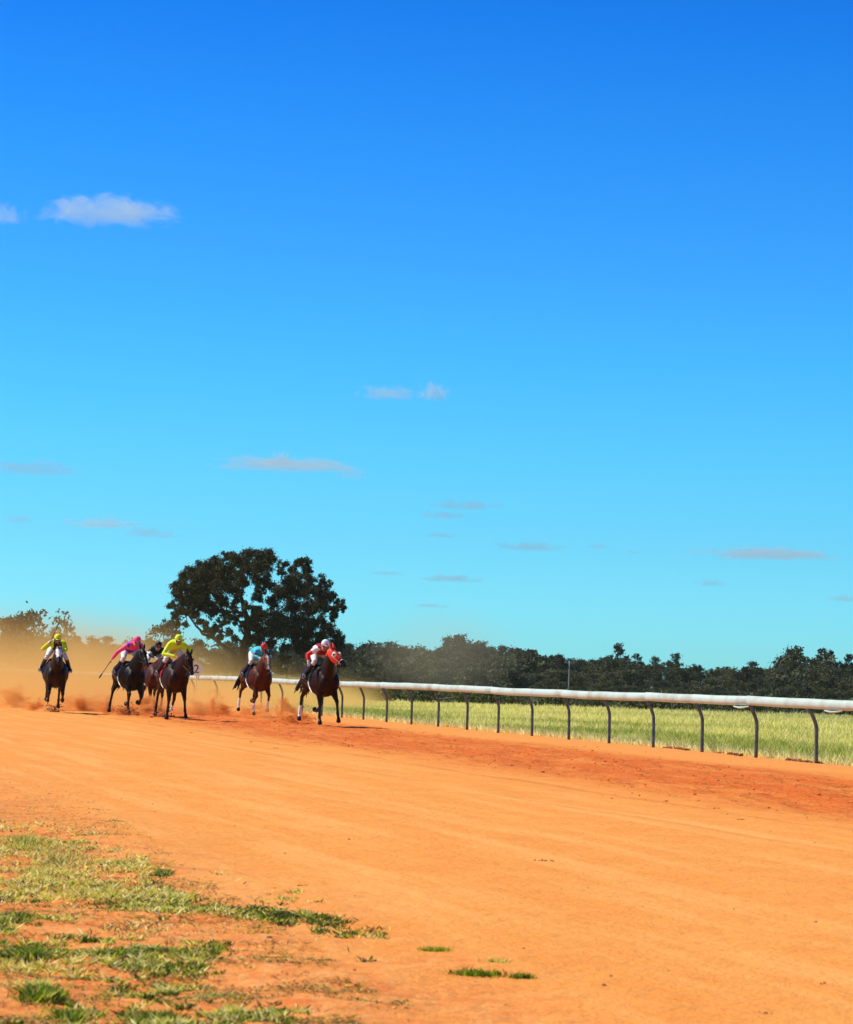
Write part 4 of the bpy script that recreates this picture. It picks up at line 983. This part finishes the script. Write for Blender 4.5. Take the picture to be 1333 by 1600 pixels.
# fourth: bay, fluorescent yellow rider
h = rig(gpo(268, 1124), 3, dz=-.02); h.update(name='racehorse', seed=4, label='bay racehorse turning its head aside under the jockey in yellow', coat=BAY, neck=33, head=-62, nyaw=12, hyaw=16, cloth=cl('crimson_cloth', (.50, .012, .03)), markmat=WEB, clothmarks=((-.12, 60), (.02, 70), (-.02, 44)), socks=('hl',),
    fr=(10, -12, -5, -.05), fl=(24, 2, 26, .06), hr=(-48, -14, 0, -.06), hl=(-14, -44, -85, .0))
build(h, dict(label='jockey entirely in fluorescent yellow with white breeches', silks=[LIME, YELL], pattern=lambda w_, k, s, p: (1 if (w_ == 't' and k < .5) else 0), cap=[LIME], rise=.05, hip=.02, lean=-.02, elbow={-1: (.44, -.40, 1.80), 1: (.50, .40, 1.84)}))
# fifth: chestnut, turquoise rider
h = rig(gpo(399, 1119.5), 6, dz=.02); h.update(name='racehorse', seed=5, label='light chestnut racehorse with a pale blaze ridden by the turquoise jockey', coat=CHEST, neck=42, head=-58, nyaw=-4, hyaw=-6, blaze=.026, face=SORR, cloth=TEAL, socks=('hr', 'fl', 'hl'), points=False,
    fr=(30, -54, -100, 0), fl=(38, -26, -12, .04), hr=(-54, -8, 5, -.08), hl=(-30, 12, 25, -.06), pointmat=DARK, muzzle=BROWN, tail=-.25)
build(h, dict(label='jockey in turquoise and navy silks with a red cap', rise=-.05, fwd=.05, silks=[TURQ, MARO, TEAL, WHS], pattern=lambda w_, k, s, p: (2 if w_ == 't' and (s > .02 or p.z < 1.86) and k > .25 else (1 if w_ == 'u' and .5 < k < .95 else (3 if w_ == 'f' and k > .6 else 0))), cap=[REDS], hpitch=24))
# sixth: dark brown, hooded, red and white rider
h = rig(gpo(499, 1134.5), 6, dz=.02); h.update(name='racehorse', seed=6, label='dark brown racehorse wearing an orange red blinker hood nearest the rail', coat=BROWN, neck=47, head=-38, nyaw=-8, hyaw=34, hood=ORED, cloth=cl('black_cloth', (.02, .02, .02)), socks=('hr',), tail=-.1, bridle=WEB,
    fr=(14, -2, 20, .0), fl=(36, -4, 12, .12), hr=(-50, -8, 10, -.08), hl=(8, -60, -95, 0.0), maneside=-1)
build(h, dict(label='jockey in red and white silks with a white cap beside the rail', silks=[REDS, WHS, MARO], pattern=lambda w_, k, s, p: (1 if (w_ == 'u' and k < .42) or (w_ == 'f' and k > .7) else (2 if w_ == 't' else 0)), cap=[WHS], gloves=GLOVEW, lean=-.12, rise=-.05, fwd=.05,
    hand={-1: (.42, -.50, 1.62)}, elbow={-1: (.30, -.50, 1.84)}))
# ------------------------------------------------------------------ dust
def vol_mat(name, color, build, aniso=0.2):
    m = bpy.data.materials.new(name); m.use_nodes = True; t = m.node_tree; t.nodes.remove(t.nodes['Principled BSDF'])
    g = G.__new__(G); g.m = m; g.t = t; g.out = t.nodes['Material Output']
    v = t.nodes.new('ShaderNodeVolumePrincipled'); v.inputs['Color'].default_value = (*color, 1); v.inputs['Anisotropy'].default_value = aniso
    d = build(g); t.links.new(d, v.inputs['Density']); t.links.new(v.outputs[0], g.out.inputs['Volume'])
    return m
def objc(g): return g.t.nodes.new('ShaderNodeTexCoord').outputs['Object']
# the wide cloud hanging over the track behind the field
def dens(g):
    p = objc(g); X, Y, Z = g.sep(p)[:3]
    top = g.rng(X, -13, -4, 4.4, 2.2)
    n = g.noise(p, .28, 3, .55); n2 = g.noise(p, 1.0, 2, .6)
    h = g.math('DIVIDE', Z, top); h = g.math('ADD', h, g.math('MULTIPLY', g.math('SUBTRACT', n, .5), .9))
    a = g.math('POWER', g.rng(h, 1.0, 0.0, 0, 1, False), 2.4)
    low = g.math('POWER', g.rng(g.math('ADD', Z, g.math('MULTIPLY', g.math('SUBTRACT', n2, .5), 1.4)), 1.3, 0.0, 0, 1, False), 2.0)
    side = g.math('MULTIPLY', g.math('MULTIPLY', g.rng(X, -1.0, -6.5), g.rng(X, -8, -16, 1, 2.0)), g.rng(Y, 0.0, 20.0, .30, 1.15))
    dd = g.math('ADD', g.math('MULTIPLY', a, g.rng(X, -12, -6, .088, .026)), g.math('MULTIPLY', low, .42))
    return g.math('MULTIPLY', dd, side)
DUSTC = (.985, .68, .24)
bm = bmesh.new(); box(bm, (-17, 21, 2.6), (27, 20, 2.6))
o = simple('dust_cloud', bm, vol_mat('dust_haze', DUSTC, dens, .0), smooth=False); o.location = (0, 84, .02)
tag(o, 'wide haze of orange dust hanging behind the racing horses', 'dust', kind='stuff')
def dens2(g):
    p = objc(g); X, Y, Z = g.sep(p)[:3]
    r = g.math('SUBTRACT', 1.0, g.math('POWER', g.math('ADD', g.math('ADD', g.math('MULTIPLY', X, X), g.math('MULTIPLY', Y, Y)), g.math('MULTIPLY', Z, Z)), .5))
    n = g.noise(p, 1.8, 3, .6)
    return g.math('MULTIPLY', g.rng(g.math('MULTIPLY', r, g.math('ADD', .3, n)), .08, .5), .018)
bm = bmesh.new(); ball(bm, (0, 0, 0), 1, 24); o = simple('dust_drift', bm, vol_mat('drifting_dust', (.80, .72, .52), dens2, .0)); q = at(690, 1060, 150)
o.location = (q.x, q.y, 3.0); o.scale = (6, 9, 3.6); tag(o, 'thin pale dust drifting in front of the far tree line', 'dust', kind='stuff')
bm = bmesh.new(); box(bm, (0, 0, 0), (900, 900, 9)); hz_m = vol_mat('air', (.72, .86, .80), lambda g: g.math('ADD', .00007, 0.0)); o = simple('haze', bm, hz_m, smooth=False); o.location = (0, 200, 7.0)
o.location.z = 7.9; tag(o, 'thin greenish summer haze over the whole paddock', 'haze', kind='stuff')
# spurts thrown up by the hooves
def dens3(g):
    p = objc(g); X, Y, Z = g.sep(p)[:3]
    rr = g.math('POWER', g.math('ADD', g.math('ADD', g.math('MULTIPLY', X, X), g.math('MULTIPLY', Y, Y)), g.math('MULTIPLY', Z, Z)), .5)
    oi = g.t.nodes.new('ShaderNodeObjectInfo'); sh_ = g.comb(g.math('MULTIPLY', oi.outputs['Random'], 40), 0, 0)
    va = g.t.nodes.new('ShaderNodeVectorMath'); va.operation = 'ADD'; g.t.links.new(p, va.inputs[0]); g.t.links.new(sh_, va.inputs[1])
    n = g.noise(va.outputs[0], 2.1, 5, .68, .5)
    zz = g.math('MULTIPLY', g.math('ADD', Z, 1.0), .55)
    f = g.math('ADD', g.math('SUBTRACT', 1.15, g.math('ADD', g.math('MULTIPLY', rr, .8), zz)), g.math('MULTIPLY', g.math('SUBTRACT', n, .5), 4.2))
    edge = g.rng(rr, 1.0, .1)
    return g.math('MULTIPLY', g.math('MULTIPLY', g.rng(f, .25, 1.1), edge), 17.0)
SPURT = vol_mat('thrown_dirt', (.86, .30, .07), dens3, .0); DARKSP = vol_mat('dark_dirt', (.42, .11, .04), dens3, .0)  # second one has the same density, only a darker colour
def dens4(g): return g.math('MULTIPLY', dens3(g), .36)
LOWD = vol_mat('rolling_dust', (.95, .46, .14), dens4, .0)
def puff(x, y, w_, h_, label, Y, m=None):
    q = at(x, y, Y); s = Y / 4000
    bm = bmesh.new(); ball(bm, (0, 0, 0), 1, 16); o = simple('dust_spurt', bm, m or SPURT); o.location = (q.x, q.y, max(q.z, h_ * s * .5)); o.scale = (w_ * s * 1.6, w_ * s * 1.3, h_ * s * 1.35)
    tag(o, label, 'dust', kind='stuff')
puff(50, 1097, 18, 20, 'orange spurt of dirt left of the leftmost horse', 78)
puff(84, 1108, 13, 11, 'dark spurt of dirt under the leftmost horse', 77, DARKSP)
puff(130, 1096, 20, 24, 'orange dust between the leftmost and the near black horse', 80)
puff(168, 1098, 16, 22, 'orange spurt at the hind feet of the near black horse', 77)
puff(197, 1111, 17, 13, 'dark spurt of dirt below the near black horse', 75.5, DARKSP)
puff(228, 1099, 18, 20, 'red dust between the near black and the bay horse', 78)
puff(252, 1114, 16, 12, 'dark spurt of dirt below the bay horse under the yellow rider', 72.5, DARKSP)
puff(336, 1092, 13, 26, 'tall spike of red dirt left of the turquoise rider', 79)
puff(350, 1106, 24, 12, 'low red dust behind the light chestnut horse', 79)
puff(395, 1108, 24, 12, 'red dust at the feet of the light chestnut horse', 82)
puff(448, 1102, 20, 26, 'billow of red dust behind the hooded horse', 72)
puff(466, 1121, 32, 15, 'low rolling red dust at the hind feet of the hooded horse', 70)
puff(20, 1100, 45, 32, 'low red dust rolling at the left edge of the track', 82, LOWD)
puff(128, 1104, 52, 26, 'low red dust rolling between the two leftmost horses', 80, LOWD)
puff(230, 1106, 60, 28, 'low red dust rolling behind the middle of the field', 78, LOWD)
puff(310, 1106, 50, 27, 'low red dust rolling left of the light chestnut horse', 80, LOWD)
puff(425, 1112, 40, 28, 'low red dust rolling between the light chestnut and the hooded horse', 76, LOWD)
# clods in the air beneath each horse
for (x, y, Y, n, sp, lb) in ((84, 1108, 77, 150, .16, 'dark clods flying under the leftmost horse'), (200, 1111, 75, 120, .2, 'dark clods flying under the near black horse'), (253, 1114, 71.5, 130, .18, 'dark clods flying under the bay horse'),
                         (392, 1110, 81, 30, .26, 'clods flying under the light chestnut horse'), (470, 1120, 68.5, 50, .34, 'clods flying behind the hooded horse')):
    q = at(x, y, Y); L_ = []
    for i in range(n):
        a = rnd.gauss(0, sp); b = rnd.gauss(0, sp); c = abs(rnd.gauss(0, sp * .7)); L_.append((q.x + a, q.y + b, .01 + c, rnd.uniform(.006, .026)))
    clods('flying_clods', L_, lb)

# ------------------------------------------------------------------ clouds
def densc(k):
    def f(g):
        p = objc(g); X, Y, Z = g.sep(p)[:3]
        oi = g.t.nodes.new('ShaderNodeObjectInfo'); sh_ = g.comb(g.math('MULTIPLY', oi.outputs['Random'], 50), 0, 0)
        st = g.comb(g.math('MULTIPLY', X, 3.0), g.math('MULTIPLY', Y, 1.2), g.math('MULTIPLY', Z, 1.3))
        va = g.t.nodes.new('ShaderNodeVectorMath'); va.operation = 'ADD'; g.t.links.new(st, va.inputs[0]); g.t.links.new(sh_, va.inputs[1])
        n = g.noise(va.outputs[0], 1.2, 6, .62, .4)
        zb = g.rng(Z, -.55, -.15)
        rr = g.math('POWER', g.math('ADD', g.math('ADD', g.math('MULTIPLY', X, X), g.math('MULTIPLY', Y, Y)), g.math('MULTIPLY', Z, Z)), .5)
        f_ = g.math('ADD', g.math('SUBTRACT', .78, rr), g.math('MULTIPLY', g.math('SUBTRACT', n, .5), 2.3))
        a = g.math('MULTIPLY', g.math('MULTIPLY', g.rng(f_, -.03, .38), g.rng(rr, 1.0, .8)), zb)
        return g.math('MULTIPLY', a, k)
    return f
TK = {.011: .75, .0045: 1.0, .0022: 1.3}
CM = {t: vol_mat('cloud_vapour_' + n_, (.84, .95, 1.0) if t > .003 else (.66, .76, .86), densc(t), .3) for t, n_ in ((.011, 'thick'), (.0045, 'mid'), (.0022, 'thin'))}
bmc = bmesh.new(); ball(bmc, (0, 0, 0), 1, 20); cme = bm_mesh(bmc, 'cloud')
CL = [(168, 334, 215, 44, .011, 'large bright cloud high above the left of the track'), (6, 338, 70, 32, .011, 'small cloud cut by the left edge high in the sky'), (677, 615, 52, 28, .011, 'small bright puff of cloud at the right end of a grey wisp'),
      (604, 616, 110, 22, .0045, 'grey wisp touching a bright puff in mid sky'), (450, 728, 240, 20, .0045, 'long thin cloud above the big gum tree'), (440, 719, 46, 22, .011, 'small white peak rising from the long thin cloud'),
      (549, 742, 56, 20, .0045, 'grey tail hanging below the long thin cloud'), (158, 819, 120, 18, .0045, 'pale flat cloud low over the pink jockey'), (236, 834, 96, 18, .0022, 'grey streak just below the pale flat cloud'),
      (50, 734, 170, 26, .0022, 'faint broad streak at the left edge of the sky'), (728, 790, 120, 17, .0022, 'grey wisp right of centre, upper of a stacked pair'), (692, 806, 78, 12, .0022, 'grey wisp right of centre, lower of a stacked pair'),
      (828, 855, 110, 15, .0022, 'low grey wisp left of a tiny one in the right half'), (935, 854, 38, 9, .0022, 'tiny grey wisp in the right half of the low sky'), (1200, 867, 225, 20, .0045, 'longest flat cloud low in the right sky'),
      (1108, 912, 56, 12, .0022, 'small flat wisp under the longest low cloud'), (705, 905, 104, 12, .0022, 'thin low wisp above the middle of the tree line'), (1318, 936, 50, 11, .0045, 'wisp at the right edge low over the trees'),
      (605, 896, 56, 7, .0022, 'very thin streak right of the gum tree top'), (675, 947, 60, 7, .0022, 'faintest lowest streak over the middle trees'), (30, 812, 56, 14, .0022, 'small grey wisp near the left edge'), (690, 837, 56, 9, .0022, 'tiny broken wisp below the stacked pair'), (988, 863, 24, 7, .0022, 'smallest speck of cloud right of the tiny grey wisp')]
for cx, cy, cw, chh, t, lb in CL:
    d = ray(cx, cy); Ld = min(20000, 1500 / max(.02, d.z)); q = Vector((0, 0, EYE)) + d * Ld; s = Ld / 4000
    o = bpy.data.objects.new('cloud', cme if t == .011 else cme.copy()); COL.objects.link(o); o.data = cme.copy(); o.data.materials.clear()
    m = CM[t].copy() ; o.data.materials.append(m)
    # optical depth should not depend on how far away the cloud is
    for nd in m.node_tree.nodes:
        if nd.type == 'MATH' and nd.operation == 'MULTIPLY' and abs(nd.inputs[1].default_value - t) < 1e-6 and not nd.inputs[1].is_linked: nd.inputs[1].default_value = (1.9 if cw < 60 and t == .011 else 1.0) * TK[t] * t * 9000 / Ld * 36 / max(chh, 10) * .6
    o.location = q; o.scale = (cw * s * .62, cw * s * .45, chh * s * .80)
    tag(o, lb, 'cloud', kind='stuff')
